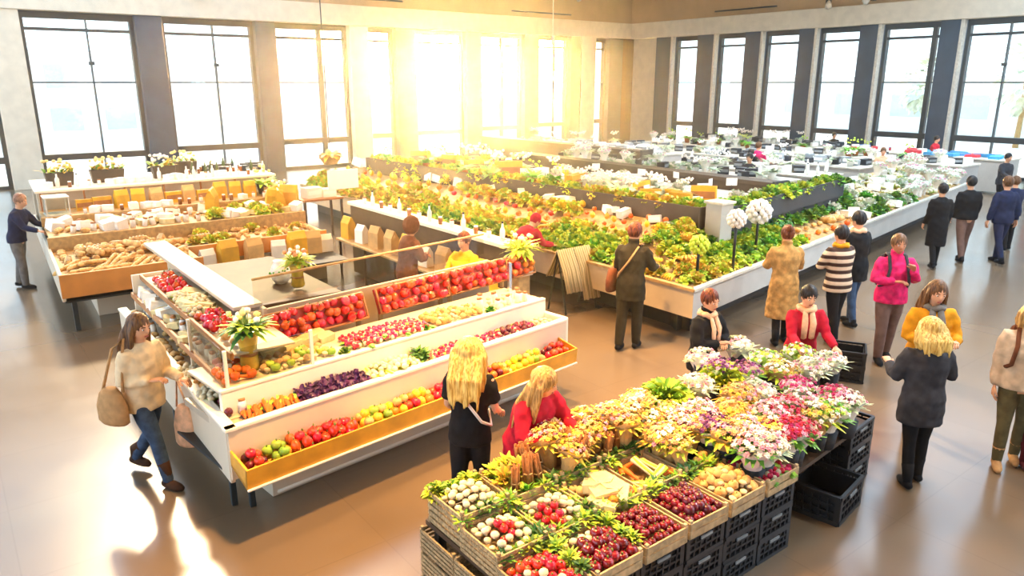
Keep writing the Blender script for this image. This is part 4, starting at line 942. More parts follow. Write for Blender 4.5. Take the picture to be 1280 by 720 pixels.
    for s0, s1, ks, wh in fr:
        nu = max(2, round((s1 - s0) / .088))
        spread(ks, L3(s0, -.245, .515), S * (s1 - s0), Nn * .225 + V((0, 0, .10)), nu, 3, wh, .12, (.95, 1.1), layer=.05, hill=.015)
    b1 = [(.22, .75, ['carrot'], 'at the glass corner on the lower front bed', 6, 4, -.3), (.78, 1.42, ['red_cabbage'], 'on the lower front bed', 6, 3, None), (1.46, 2.02, ['leek_bundle', 'cauliflower'], 'on the lower front bed', 4, 2, a), (2.05, 2.2, ['herb_bunch'], 'on the lower front bed beside the radishes', 1, 2, None),
          (2.22, 3.05, ['radish_bunch'], 'in the long red row of the lower front bed', 9, 3, None), (3.05, 3.75, ['plum', 'radish_bunch'], 'at the right of the lower front bed', 8, 3, None), (3.78, 4.0, ['mushroom'], 'at the right end of the lower front bed', 3, 3, None)]
    for s0, s1, ks, wh, nu, nv, rz in b1: spread(ks, L3(s0, .09, .848), S * (s1 - s0), Nn * .24, nu, nv, wh, .12, (.9, 1.1), rz=rz, hill=.03)
    b2 = [(.2, .5, ['carrot', 'orange'], 'under the vase on the upper front shelf', 4, 3, None), (.55, 1.3, ['mushroom', 'potato', 'green_apple'], 'left of the radishes on the upper front shelf', 9, 4, None), (1.5, 2.45, ['radish_bunch'], 'on the upper front shelf', 9, 5, None),
          (2.5, 3.2, ['mushroom', 'potato', 'peach'], 'right of the radishes on the upper front shelf', 8, 5, None), (3.25, 3.95, ['jar', 'mushroom'], 'at the right of the upper front shelf', 6, 3, None), (.6, 1.5, [None, 'cheese'], 'behind on the upper front shelf', 5, 2, a)]
    for i, (s0, s1, ks, wh, nu, nv, rz) in enumerate(b2): spread(ks, L3(s0, .42 if i < 5 else .80, 1.087), S * (s1 - s0), Nn * (.36 if i < 5 else .3), nu, nv, wh, .15, (.85, 1.05), rz=rz, hill=.03)
    for s in (1.38, 2.36, 3.3): put('green_lettuce', L3(s, .43, 1.087), 0, .42, 'small dark leafy head by the white rail of the upper front shelf', 'small leafy heads by the white rail')
    # left arm goods
    def lrow(x, z, w, segs, nm):
        for y0, y1, ks, nv, pl in segs: spread(ks, (x, y0, z), (0, y1 - y0, 0), (w, 0, 0), max(2, round((y1 - y0) / .13)), nv, pl, .15, (.9, 1.1), hill=.02)
    lrow(1.56, .862, .26, [(6.0, 6.35, ['plum', 'jar'], 2, 'at the corner of the lowest side shelf'), (6.4, 7.3, ['cauliflower', 'peach', 'bun'], 2, 'on the near half of the lowest side shelf'), (7.3, 8.4, ['orange', 'potato', 'bun'], 2, 'in the middle of the lowest side shelf'), (8.4, 9.7, ['jar', 'bun', 'mushroom'], 2, 'at the far end of the lowest side shelf')], '')
    lrow(1.68, 1.082, .26, [(6.35, 7.0, ['tomato', 'jar'], 2, 'near the glass corner of the middle side shelf'), (7.1, 8.4, ['cheese', 'jar'], 2, 'on the middle side shelf'), (8.5, 9.6, ['cheese', 'white_package'], 2, 'at the far end of the middle side shelf')], '')
    lrow(1.80, 1.292, .28, [(6.5, 6.95, ['peach', 'mushroom'], 2, 'near the flower vase on the top side shelf'), (7.0, 7.6, ['tomato', 'red_pepper'], 3, 'in the near red heap on the top side shelf'), (7.65, 8.6, ['cheese', 'cauliflower'], 2, 'between the red heaps on the top side shelf'), (8.65, 9.45, ['red_pepper', 'tomato'], 3, 'in the far red heap on the top side shelf')], '')
    # slanted red trays
    a2 = math.radians(9.2); T1 = V((math.cos(a2), math.sin(a2), 0)); T2 = V((-math.sin(a2), math.cos(a2), 0)); B0 = V((2.3, 6.88, 0))
    for s0, s1, ks, wh in ((.0, 1.16, ['tomato', 'red_pepper', 'tomato'], 'in the left slanted red tray'), (1.34, 2.35, ['red_pepper', 'tomato', 'tomato'], 'in the middle slanted red tray'), (2.38, 3.42, ['tomato', 'apple', 'tomato'], 'in the right slanted red tray'), (3.48, 3.9, ['tomato', 'orange'], 'in the small slanted tray by the corner plant')):
        t = empty('slanted_tray', B0 + T1 * s0, a2); tag(t, 'slanted wooden display tray' + wh.replace('in the', ': the').replace(' slanted', '').replace(' red tray', ' one, heaped with red vegetables').replace('small tray', 'small one').replace(': the', ', the'), 'tray')
        b = MB(); w = s1 - s0; up = V((0, .10, .26)); o = V((0, 0, 1.13)); th = V((0, .03, -.012))
        b.add([o, o + V((w, 0, 0)), o + V((w, 0, 0)) + up, o + up, o + th, o + V((w, 0, 0)) + th, o + V((w, 0, 0)) + up + th, o + up + th], [(0, 1, 2, 3), (7, 6, 5, 4), (0, 4, 5, 1), (1, 5, 6, 2), (2, 6, 7, 3), (3, 7, 4, 0)], 0, False)
        bd = b.obj('board', 'red_tray', t)
        b = MB(); rr = .012
        for p0, p1 in ((o, o + V((w, 0, 0))), (o + up, o + up + V((w, 0, 0))), (o, o + up), (o + V((w, 0, 0)), o + up + V((w, 0, 0)))): b.tube([p0 + V((0, -.03, .01)), p1 + V((0, -.03, .01))], rr, 6)
        b.obj('rim', 'wood_rail', bd)
        b = MB(); b.box(.04, .08, .06, .10, 1.02, 1.3); b.box(w - .08, w - .04, .06, .10, 1.02, 1.3); b.obj('prop', 'wood_pale', t)
        p0 = B0 + T1 * (s0 + .02) + V((0, 0, 1.135)) - T2 * .035
        nu = round(w / .095)
        for i in range(nu):
            for j in range(3):
                k = rnd.choice(ks); ro, ds, ct = KIND[k]
                put(k, p0 + T1 * ((i + .5) / nu * (w - .04)) + T2 * (.10 * (j + .4) / 3) + V((0, 0, .26 * (j + .4) / 3)), rnd.uniform(0, 6), rnd.uniform(.9, 1.08), ds + ' ' + wh, ct + ' ' + wh, (-1.1 + rnd.uniform(-.2, .2), rnd.uniform(-.2, .2)) if False else (math.cos(a2) * .9, math.sin(a2) * .9))
    # vases and corner plants
    def vase_plant(nm, p, zb, lb, m, h, leafm, fl, r1=.085, nl=46, spread_=.26):
        t = empty(nm, (p[0], p[1], zb)); tag(t, lb, 'flower vase' if nm == 'flower_vase' else 'potted plant')
        b = MB(); b.rings([((0, 0, 0), r1 * .8, r1 * .8), ((0, 0, h * .1), r1, r1), ((0, 0, h * .55), r1 * .82, r1 * .82), ((0, 0, h * .9), r1 * 1.05, r1 * 1.05), ((0, 0, h), r1 * 1.12, r1 * 1.12)], 18); b.rings([((0, 0, h * .42), r1 * .91, r1 * .91), ((0, 0, h * .5), r1 * .89, r1 * .89)], 18, 1)
        b.obj('vase' if nm == 'flower_vase' else 'pot', [m, 'wood_rail'], t)
        b = MB(); f = MB(); g = MB()
        for i in range(nl): an = i * 2.4; b.leaf((.04 * math.cos(an), .04 * math.sin(an), h + rnd.uniform(0, .06)), (math.cos(an), math.sin(an), rnd.uniform(.1, 1.8)), (0, 0, 1), spread_ * rnd.uniform(.4, 1.0), .055, .5, i % 2, 3)
        for i in range(12): an = i * 2.4; q = spread_ * .6 * math.sqrt((i + .5) / 12); c = V((q * math.cos(an), q * math.sin(an), h + spread_ * rnd.uniform(.55, .9))); f.ball(c, .03, .03, .025, 7, 5, i % 2, rbulge(8, .2, i)); g.tube([(0, 0, h - .04), c * .5 + V((0, 0, h * .5)), c], .004, 4)
        fo = b.obj('foliage', [leafm, 'leaf_lime'], t); g.obj('stem', 'stem', fo); f.obj('blossom', fl, fo)
    vase_plant('flower_vase', (1.95, 6.42), 1.087 - .001, 'tall yellow vase of flowers at the near glass corner of the counter', 'vase_gold', .36, 'leaf_dark', ['petal_white', 'petal_yellow'], .088, 110, .25)
    vase_plant('flower_vase', (3.35, 8.75), 1.13, 'yellow vase of flowers inside the counters behind the red trays', 'vase_gold', .28, 'leaf_gold', ['petal_white', 'petal_orange'], .085, 90, .25)
    vase_plant('potted_plant', (6.0, 7.62), 1.16, 'leafy plant in an orange pot at the far right counter corner', 'terracotta', .24, 'leaf_lime', ['petal_yellow', 'petal_white'], .12, 110, .3)
    t = empty('plant_stand', (6.0, 7.62, 0)); tag(t, 'square post under the orange potted plant', 'stand')
    b = MB(); b.box(-.13, .13, -.13, .13, 1.10, 1.16); b.obj('top', 'white_edge', t, bevel=.01); b = MB(); b.box(-.1, .1, -.1, .1, 0, 1.1); b.obj('post', 'wood_pale', t, bevel=.01)
    # back counters inside
    t = empty('work_counter', (3.3, 9.2, 0)); tag(t, 'low wooden work counter inside the glass counters with a white vase on it', 'counter')
    b = MB(); b.box(-.55, .45, -.85, 1.6, 1.05, 1.09); b.obj('worktop', 'wood_dark', t, bevel=.008); b = MB(); b.box(-.5, .4, -.8, 1.55, .1, 1.05); b.obj('cabinet', 'wood_dark', t)
    b = MB(); b.box(-.52, .42, -.83, 1.57, .6, .63); b.obj('shelf_edge', 'wood_rail', t)
    t = empty('vase', (3.3, 9.2, 1.09)); tag(t, 'round white vase with green dots on the wooden work counter', 'vase')
    b = MB(); b.rings([((0, 0, 0), .07, .07), ((0, 0, .06), .12, .12), ((0, 0, .15), .135, .135), ((0, 0, .24), .10, .10), ((0, 0, .28), .075, .075), ((0, 0, .30), .085, .085)], 18); b.obj('body', 'pot_white', t)
    b = MB()
    for i in range(18): an = i * 2.4; z = .05 + .17 * ((i * 7) % 18) / 18; q = .12 + .016 * math.sin(PI * (z - .04) / .2); b.ball((q * math.cos(an), q * math.sin(an), z), .014, .014, .014, 6, 4)
    b.obj('dots', 'leaf_green', t)
    r2 = empty('back_counter', (6.2, 10.7, 0)); tag(r2, 'long back counter with a white top rail along the far side of the stall', 'counter')
    b = MB(); b.box(-.12, .18, -2.6, 2.35, 1.36, 1.42); b.obj('top_rail', 'white_edge', r2, bevel=.008)
    b = MB(); b.box(-.08, .16, -2.55, 2.3, .05, 1.36); b.obj('cabinet', 'wood_dark', r2)
    b = MB(); b.box(-.42, -.08, -2.55, 2.3, .72, .76); b.obj('worktop', 'wood_pale', r2, bevel=.006)
    for y in (-2.5, -1.2, .1, 1.2, 2.2): b = MB(); b.box(-.40, -.36, y - .02, y + .02, 0, .72); b.obj('leg', 'wood_dark', r2)
    for i in range(9): put(('yellow_bag', 'paper_bag', 'paper_bag', 'white_bag')[i % 4], (5.97, 8.35 + i * .56, .76), PI / 2 + rnd.uniform(-.2, .2), rnd.uniform(1.1, 1.3), KIND[('yellow_bag', 'paper_bag', 'paper_bag', 'white_bag')[i % 4]][1] + ' on the worktop of the long back counter', 'bags on the back counter')
    for i in range(14): put(('white_bottle', 'jar', 'amber_jar')[i % 3], (6.22, 8.3 + i * .33, 1.42), 0, 1, KIND[('white_bottle', 'jar', 'amber_jar')[i % 3]][1] + ' on the white rail of the back counter', 'bottles and jars on the back counter rail')

def left_stand():
    r = empty('bread_counter', (1.12, 12.1, 0)); tag(r, 'stepped bread and bakery stand by the left windows with an orange wooden front', 'display stand')
    sk = .05
    def pc(nm, m, x0, x1, y0, y1, z0, z1, bevel=.008):
        b = MB(); o = (x0 + sk * y0, y0); slab(b, o, (x1 - x0, 0), (sk * (y1 - y0), y1 - y0), z0, z1); return b.obj(nm, m, r, bevel=bevel)
    pc('front_board', 'wood_front', 0, 2.0, 0, .05, .58, .93)
    pc('side_board', 'white_panel', 0, .05, .05, 6.2, .52, .93)
    pc('bed', 'wood_pale', .05, 2.0, .05, 2.2, .82, .86); pc('bed', 'wood_pale', 2.0, 4.5, 1.1, 2.2, .82, .86)
    pc('base', 'white_panel', .5, 4.4, .9, 6.0, 0, .55)
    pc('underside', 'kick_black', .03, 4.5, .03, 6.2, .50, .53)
    pc('leg', 'steel_dark', .12, .19, .25, .32, 0, .5); pc('leg', 'steel_dark', .12, .19, 5.7, 5.77, 0, .5)
    pc('front_board', 'wood_front', 2.0, 4.5, 1.05, 1.1, .62, .90); pc('lower_shelf', 'wood_front', 2.0, 4.5, .75, 1.1, .50, .53)
    pc('bed', 'wood_pale', 0.05, 4.5, 2.2, 3.4, 1.06, 1.1); pc('step_edge', 'wood_pale', .02, 4.5, 2.15, 2.22, .86, 1.11)
    pc('bed', 'wood_pale', .05, 4.5, 3.4, 4.4, 1.22, 1.26); pc('step_edge', 'wood_pale', .02, 4.5, 3.36, 3.43, 1.1, 1.27)
    pc('back_panel', 'white_panel', .05, 4.6, 4.4, 4.5, .9, 1.62); pc('top_shelf', 'white_edge', .02, 4.6, 4.2, 6.2, 1.6, 1.65)
    pc('back_board', 'white_panel', .05, 4.6, 6.1, 6.2, .5, 1.6)
    b = MB()
    for i in range(7): x = .1 + i * .72; b.box(x - .015 + sk * 4.3, x + .015 + sk * 4.3, 4.2, 4.23, 1.26, 1.6)
    b.obj('shelf_post', 'wood_rail', r)
    W = lambda x, y, z: V((1.12 + x + sk * y, 12.1 + y, z)); Y = V((sk, 1, 0))
    spread(['baguette'], W(.1, .12, .86), (1.15, 0, 0), Y * .75, 9, 2, 'slanting in the front of the bread counter', .1, (.9, 1.05), rz=-.75, layer=.06)
    spread(['bread_loaf', 'bun'], W(1.3, .12, .86), (.65, 0, 0), Y * .75, 3, 3, 'at the right front corner of the bread counter', .15, rz=-.6, layer=.06)
    spread(['bun', 'peach', 'bread_loaf'], W(.1, .95, .86), (1.9, 0, 0), Y * 1.1, 9, 5, 'in the second row of the bread counter', .2, (1.2, 1.45), layer=.07)
    spread(['bread_loaf', 'golden_lettuce', 'bun', 'peach'], W(2.1, 1.25, .86), (2.3, 0, 0), Y * .9, 10, 4, 'behind the paper bags of the bread counter', .2)
    spread(['cheese', 'bun', 'jar', 'peach', 'white_package'], W(.1, 2.3, 1.1), (2.5, 0, 0), Y * 1.0, 13, 4, 'on the second step of the bread counter at the left', .2, (1.2, 1.5))
    spread(['white_package', 'cheese', 'golden_lettuce', 'yellow_bag', 'bun'], W(2.7, 2.3, 1.1), (1.75, 0, 0), Y * 1.0, 10, 4, 'on the second step of the bread counter at the right', .2, (1.1, 1.4))
    spread(['yellow_bag', 'paper_bag', 'yellow_package'], W(.6, 3.6, 1.26), (3.8, 0, 0), Y * .6, 12, 1, 'under the top shelf of the bread counter', .1, (.85, 1.0), rz=0, tilt=0)
    spread(['jar', 'amber_jar', 'white_package'], W(.6, 3.44, 1.26), (3.8, 0, 0), Y * .2, 18, 1, 'before the yellow bags of the bread counter', .2, tilt=0)
    for i, x in enumerate((2.25, 2.6, 3.05, 3.5, 3.85, 4.15, 4.4)): put(('white_bag', 'yellow_bag', 'paper_bag')[i % 3], W(x, .90, .53), rnd.uniform(-.2, .2), 1.25, KIND[('white_bag', 'yellow_bag', 'paper_bag')[i % 3]][1] + ' standing on the lower shelf of the bread counter', 'bags on the lower shelf of the bread counter')
    spread(['jar', 'white_bottle', 'white_package', 'amber_jar'], W(.15, 4.3, 1.65), (4.35, 0, 0), Y * .35, 24, 1, 'along the front of the top bakery shelf', .15, tilt=0)
    spread(['bottle', 'amber_jar', 'dark_package'], W(2.9, 5.0, 1.65), (1.75, 0, 0), Y * 1.0, 14, 2, 'in the dark row on the top bakery shelf', .15, tilt=0)
    def trough(x, y, w, lb, m='planter_brown', fl='petal_yellow'):
        p = W(x, y, 1.65); t = empty('flower_trough', p); tag(t, lb, 'planter')
        b = MB(); b.add([V((sx * w / 2 * k, sy * .13 * k, z)) for z, k in ((0, .88), (.26, 1)) for sx, sy in ((-1, -1), (1, -1), (1, 1), (-1, 1))], [(3, 2, 1, 0), (4, 5, 6, 7), (0, 1, 5, 4), (1, 2, 6, 5), (2, 3, 7, 6), (3, 0, 4, 7)], 0, False); b.obj('trough', m, t, bevel=.008)
        b = MB(); f = MB()
        for i in range(int(70 * w)): xx = rnd.uniform(-w / 2, w / 2); b.leaf((xx, rnd.uniform(-.1, .1), .24), (rnd.uniform(-1, 1), rnd.uniform(-1, 1), rnd.uniform(.5, 1.5)), (0, 0, 1), rnd.uniform(.14, .26), .07, .5, i % 2, 2)
        for i in range(int(30 * w)): f.ball((rnd.uniform(-w / 2, w / 2), rnd.uniform(-.12, .12), .26 + rnd.uniform(.08, .24)), .035, .035, .03, 6, 4, 0, rbulge(7, .2, i))
        b.obj('foliage', ['leaf_gold', 'leaf_green'], t); f.obj('blossom', [fl], t)
    trough(.5, 4.9, .5, 'round-topped flower trough at the left end of the top bakery shelf'); trough(1.35, 4.95, .62, 'long dark flower trough, second from the left on the top bakery shelf')
    trough(2.42, 4.95, .46, 'flower trough, third from the left on the top bakery shelf', 'planter_brown', 'petal_white'); trough(2.98, 5.6, .5, 'flower trough at the right of the top bakery shelf')
    p = W(1.9, 5.0, 1.65); t = empty('glass_dome', p); tag(t, 'clear glass dome between the flower troughs', 'glass dome')
    b = MB(); b.rings([((0, 0, 0), .17, .17), ((0, 0, .18), .17, .17), ((0, 0, .27), .13, .13), ((0, 0, .31), .05, .05)], 18); b.ball((0, 0, .335), .025); b.obj('dome', 'glass_case', t)
    b = MB(); b.rings([((0, 0, 0), .2, .2), ((0, 0, .02), .2, .2)], 18); b.obj('plate', 'pot_white', t)
    q = W(4.2, 3.9, 1.28); put('golden_potted_plant', q, 0, 1.7, 'bushy golden plant at the right end of the bread counter', None); put('yellow_potted_flower', W(4.35, 3.2, 1.1), 0, 1.5, 'small yellow flowering pot at the right end of the bread counter', None)
    # glass case beside the counterman
    t = empty('glass_case', (1.12 + .30 + .19, 15.78, 1.285)); tag(t, 'small glass case at the far left end of the bread counter', 'glass case')
    b = MB(); b.box(-.18, .18, -.22, .22, 0, .30); b.obj('glass', 'glass_case', t); b = MB(); b.box(-.2, .2, -.24, .24, .3, .32); b.box(-.2, .2, -.24, .24, -.02, 0.0)
    for x in (-.18, .18):
        for y in (-.22, .22): b.box(x - .01, x + .01, y - .01, y + .01, 0, .3)
    b.obj('frame', 'frame_light', t)
    # small table with a sign-white box by the third window
    t = empty('side_table', (7.0, 16.6, 0)); tag(t, 'small dark table behind the bread counter by the third window', 'table')
    b = MB(); b.box(-.5, .5, -.35, .35, .95, 1.0); b.obj('tabletop', 'wood_rail', t, bevel=.006)
    for x in (-.45, .45):
        for y in (-.3, .3): b = MB(); b.box(x - .025, x + .025, y - .025, y + .025, 0, .95); b.obj('leg', 'wood_dark', t)
    put('white_package', (6.85, 16.6, 1.0), .2, 2.0, 'white packed box on the small dark table', None); put('white_package', (7.25, 16.55, 1.0), -.1, 1.6, 'smaller white packed box on the small dark table', None)
mat('red_tray', '#a8281a', .5, 0, .2, 20)

CK = V((8.1, 6.35, 0)); ca = math.radians(9.5); CR = V((math.cos(ca), math.sin(ca), 0)); CN = V((-math.sin(ca), math.cos(ca), 0))
def vegetable_ring():
    # ---- left arm along Y, right arm along CR
    r = empty('vegetable_bed', CK); tag(r, 'long beige vegetable bed running towards the bright windows behind the man in the olive coat', 'display bed')
    LL = 14.0
    def q(n, y, z): return (n, y, z)
    b = MB(); slab(b, (0, 0), (0, 0.0001), (0, 0), 0, 0) if False else None
    m_in = lambda n: n * math.tan((PI / 2 - ca) / 2)          # mitre between the arms
    def larm(nm, m, n0, n1, z0, z1, z2=None, z3=None):
        b = MB(); p = [(n0, m_in(n0) if n0 else 0), (n1, m_in(n1)), (n1, LL), (n0, LL)]
        b.prism(p, z0, z1, 0, None if z2 is None else [z1, z2, z2, z1]); return b.obj(nm, m, r)
    larm('front_board', 'beige_face', 0, .05, .38, .80); larm('edge', 'wood_pale', -.03, .06, .78, .82)
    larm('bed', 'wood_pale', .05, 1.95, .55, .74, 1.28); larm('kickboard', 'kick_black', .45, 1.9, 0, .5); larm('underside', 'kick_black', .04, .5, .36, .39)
    r2 = empty('vegetable_bed', CK, ca); tag(r2, 'long pale grey vegetable bed along the aisle beside the people in coats', 'display bed')
    RL = 15.5
    def rarm(nm, m, n0, n1, z0, z1, z2=None):
        b = MB(); p = [(m_in(n0) if n0 else 0, n0), (RL, n0), (RL, n1), (m_in(n1), n1)]
        b.prism(p, z0, z1, 0, None if z2 is None else [z1, z1, z2, z2]); return b.obj(nm, m, r2)
    rarm('front_board', 'grey_base', 0, .05, .38, .80); rarm('edge', 'frame_light', -.03, .06, .78, .82)
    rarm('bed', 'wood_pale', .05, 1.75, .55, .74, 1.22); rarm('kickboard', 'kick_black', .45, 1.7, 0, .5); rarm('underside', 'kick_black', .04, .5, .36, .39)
    # ---- greens on the beds
    def lz(n): return .745 + (n - .05) / 1.9 * .54
    def lbed(y0, y1, ny, ks, wh, n0=.1, n1=1.85, nn=7, sc=(.95, 1.25)):
        for i in range(nn):
            n = n0 + (n1 - n0) * (i + .5) / nn
            yy = max(y0, m_in(n) + .05)
            if yy < y1: spread(ks if not isinstance(ks, dict) else ks[min(i, max(ks))], CK + V((n - .1, yy, lz(n))), (.2, 0, .05), (0, y1 - yy, 0), 1, max(1, round(ny * (y1 - yy) / (y1 - y0))), wh, .25, sc, layer=0)
    lbed(0, 1.9, 8, ['golden_lettuce', 'banana_hand', 'golden_herbs' if 'golden_herbs' in KIND else 'gold_herbs', 'cabbage'], 'on the near corner of the beige vegetable bed')
    lbed(1.9, 3.9, 8, {0: ['lettuce', 'golden_lettuce'], 1: ['lettuce'], 2: ['golden_lettuce', 'lettuce'], 3: ['golden_lettuce', 'gold_herbs'], 4: ['orange', 'peach'], 5: ['orange', 'yellow_pepper'], 6: ['white_package', 'orange']}, 'on the beige bed left of the olive coat')
    lbed(3.9, 8.0, 11, {0: ['golden_lettuce', 'lettuce'], 1: ['golden_lettuce'], 2: ['gold_herbs', 'banana_hand'], 3: ['orange', 'yellow_pepper'], 4: ['orange', 'apple'], 5: ['golden_lettuce'], 6: ['white_package', 'yellow_pepper']}, 'on the middle stretch of the beige bed', nn=7, sc=(1.2, 1.5))
    lbed(8.0, 13.9, 12, {0: ['golden_lettuce'], 1: ['gold_herbs', 'golden_lettuce'], 2: ['golden_lettuce', 'yellow_pepper'], 3: ['yellow_pepper', 'orange'], 4: ['white_package', 'golden_lettuce']}, 'on the far stretch of the beige bed', nn=5, sc=(1.5, 1.9))
    def rz_(n): return .745 + (n - .05) / 1.7 * .48
    def rbed(s0, s1, ns, ks, wh, nn=7, sc=(.95, 1.25), n0=.1, n1=1.65):
        for i in range(nn):
            n = n0 + (n1 - n0) * (i + .5) / nn; ss = max(s0, m_in(n) + .08)
            if ss < s1: spread(ks if not isinstance(ks, dict) else ks[min(i, max(ks))], CK + CR * ss + CN * (n - .1) + V((0, 0, rz_(n))), CN * .2, CR * (s1 - ss), 1, max(1, round(ns * (s1 - ss) / (s1 - s0))), wh, .25, sc)
    rbed(0, 1.7, 7, {0: ['golden_lettuce', 'cabbage'], 1: ['cabbage', 'golden_lettuce'], 2: ['banana_hand', 'lettuce'], 3: ['lettuce', 'golden_lettuce'], 4: ['lettuce', 'orange'], 5: ['lettuce'], 6: ['golden_lettuce']}, 'at the corner of the grey vegetable bed')
    rbed(1.7, 4.2, 9, {0: ['lettuce', 'cabbage'], 1: ['green_lettuce', 'lettuce'], 2: ['lettuce'], 3: ['lettuce', 'green_lettuce'], 4: ['lettuce', 'broccoli'], 5: ['lettuce'], 6: ['sage_lettuce']}, 'on the grey bed behind the camel coat')
    rbed(4.2, 7.0, 8, {0: ['orange', 'peach'], 1: ['peach', 'bread_loaf'], 2: ['green_lettuce', 'broccoli'], 3: ['lettuce', 'green_lettuce'], 4: ['sage_lettuce', 'green_lettuce'], 5: ['sage_lettuce', 'cauliflower']}, 'on the grey bed beside the dark jacket', nn=6, sc=(1.2, 1.5))
    rbed(7.0, 11.0, 10, ['sage_lettuce', 'cauliflower', 'green_lettuce', 'white_package'], 'on the pale middle stretch of the grey bed', nn=6, sc=(1.1, 1.5))
    rbed(11.0, 15.3, 10, ['sage_lettuce', 'cauliflower', 'white_package', 'white_bouquet'], 'at the far end of the grey bed', nn=5, sc=(1.2, 1.6))
    # ---- planters on the inner ridge
    def planter(nm, o, d, ln, w, z0, z1, m, lb, ks, wh, n, sc=(1.1, 1.4)):
        d = V(d).normalized(); nn = V((-d.y, d.x, 0)); t = empty(nm, (o[0], o[1], 0), math.atan2(d.y, d.x)); tag(t, lb, 'planter')
        b = MB(); b.box(0, ln, 0, .03, z0, z1); b.box(0, ln, w - .03, w, z0, z1); b.box(0, .03, .03, w - .03, z0, z1); b.box(ln - .03, ln, .03, w - .03, z0, z1); b.obj('box', m, t, bevel=.006)
        b = MB(); b.box(.03, ln - .03, .03, w - .03, z0, z1 - .08); b.obj('soil', 'wood_dark', t)
        b = MB(); b.box(.1, ln - .1, .05, w - .05, .02, z0); b.obj('plinth', m, t)
        spread(ks, V((o[0], o[1], z1 - .10)) + nn * .05 + d * .05, d * (ln - .1), nn * (w - .1), n, 2, wh, .25, sc)
    planter('planter', (10.42, 7.85), (-.04, 1, 0), 11.3, .42, 1.22, 1.58, 'planter_brown', 'brown planter box of yellow greens along the inner side of the beige bed', ['golden_lettuce', 'potted_herb', 'gold_herbs', 'lettuce'], 'in the long brown planter box', 34)
    planter('planter', (10.45, 7.55), CR, 5.3, .42, 1.20, 1.58, 'planter_dark', 'dark planter box of green plants along the inner side of the grey bed', ['lettuce', 'green_lettuce', 'lime_herbs', 'herb_bunch'], 'in the dark planter box', 20)
    t = empty('corner_post', (10.25, 7.62, 0)); tag(t, 'grey square post where the two planter boxes meet', 'post'); b = MB(); b.box(-.16, .16, -.16, .16, 0, 1.66); b.obj('post', 'grey_base', t, bevel=.01)
    b = MB(); b.box(-.19, .19, -.19, .19, 1.66, 1.70); b.obj('cap', 'frame_light', t, bevel=.006)
    # ---- inside the ring: packed goods and white flowers on a table
    def table(x0, x1, y0, y1, z, lb, m='frame_light', lm='steel_dark', skirt=None):
        t = empty('display_table', ((x0 + x1) / 2, (y0 + y1) / 2, 0)); tag(t, lb, 'table'); w = (x1 - x0) / 2; d = (y1 - y0) / 2
        b = MB(); b.box(-w, w, -d, d, z - .05, z); b.obj('tabletop', m, t, bevel=.006)
        if skirt: b = MB(); b.box(-w + .04, w - .04, -d + .04, d - .04, .1, z - .05); b.obj('skirt', skirt, t)
        for sx in (-1, 1):
            for sy in (-1, 1): b = MB(); b.box(sx * (w - .08) - .03, sx * (w - .08) + .03, sy * (d - .08) - .03, sy * (d - .08) + .03, 0, z - .05); b.obj('leg', lm, t)
        return t
    table(10.75, 12.1, 8.9, 19, 1.30, 'long table of packages and white flowers behind the brown planter', 'frame_light', 'steel_dark', 'wood_dark')
    spread(['white_potted_flower', 'white_package', 'price_card', 'pink_package', 'yellow_package', 'white_bouquet'], (10.85, 9.0, 1.30), (0, 5.0, 0), (1.2, 0, 0), 14, 4, 'on the near half of the table behind the brown planter', .25, (1.2, 1.6), tilt=.05)
    spread(['white_package', 'yellow_package', 'yellow_potted_flower', 'white_potted_flower'], (10.85, 14.1, 1.30), (0, 4.8, 0), (1.2, 0, 0), 9, 3, 'on the far half of the table behind the brown planter', .25, (1.5, 2.0), tilt=.05)
    def rowshelf(x, y0, y1, z, m, lb, w=.5):
        t = empty('row_shelf', (x, (y0 + y1) / 2, 0)); tag(t, lb, 'shelf'); d = (y1 - y0) / 2
        b = MB(); b.box(-w / 2, w / 2, -d, d, z - .10, z); b.obj('top_board', m, t, bevel=.008)
        b = MB(); b.box(-w / 2 + .06, w / 2 - .06, -d + .05, d - .05, .05, z - .10); b.obj('cabinet', m, t)
        b = MB(); b.box(-w / 2 - .02, w / 2 + .02, -d - .03, -d + .05, 0, z + .03); b.obj('end_board', 'planter_dark', t)
    rowshelf(15.1, 9.6, 19.2, 1.42, 'planter_brown', 'long dark shelf row behind the packages, nearest of the far rows')
    rowshelf(18.2, 16.5, 25.5, 1.48, 'planter_brown', 'long dark shelf row near the corner of the hall')
    spread(['price_card', 'white_package', 'sage_lettuce'], (13.2, 9.4, 1.15), (0, 5.5, 0), (1.4, 0, 0), 9, 2, 'on the table before the nearest far shelf', .3, (1.3, 1.6), tilt=.05); table(13.1, 14.7, 9.3, 14.9, 1.15, 'low table before the nearest far shelf')
    far = [(15.6, 16.9, 10.2, 18.6, 1.3, 'white table of flowers just beyond the nearest far shelf'), (18.6, 20.0, 10.8, 15.9, 1.15, 'white table, third row from the planters'), (18.7, 20.2, 16.6, 24.5, 1.3, 'white table by the corner shelf row'), (21.6, 23.0, 11.2, 22.0, 1.15, 'white table, fourth row from the planters'),
           (24.6, 26.0, 9.6, 22.5, 1.15, 'white table, fifth row from the planters'), (27.6, 29.0, 9.5, 22.5, 1.15, 'white table, last row before the right windows')]
    kk = [['white_potted_flower', 'white_bouquet', 'dark_package', 'sage_lettuce'], ['white_potted_flower', 'white_package', 'dark_package', 'white_bottle'], ['white_package', 'white_potted_flower', 'grey_package'], ['white_potted_flower', 'grey_package', 'sage_lettuce', 'dark_package', 'dark_package'], ['white_bouquet', 'white_package', 'dark_package', 'potted_herb'], lambda s, t: rnd.choice(['folded_cloth', 'folded_cloth', 'red_cloth', 'white_package'] if s < .45 else ['white_potted_flower', 'dark_package', 'white_package'])]
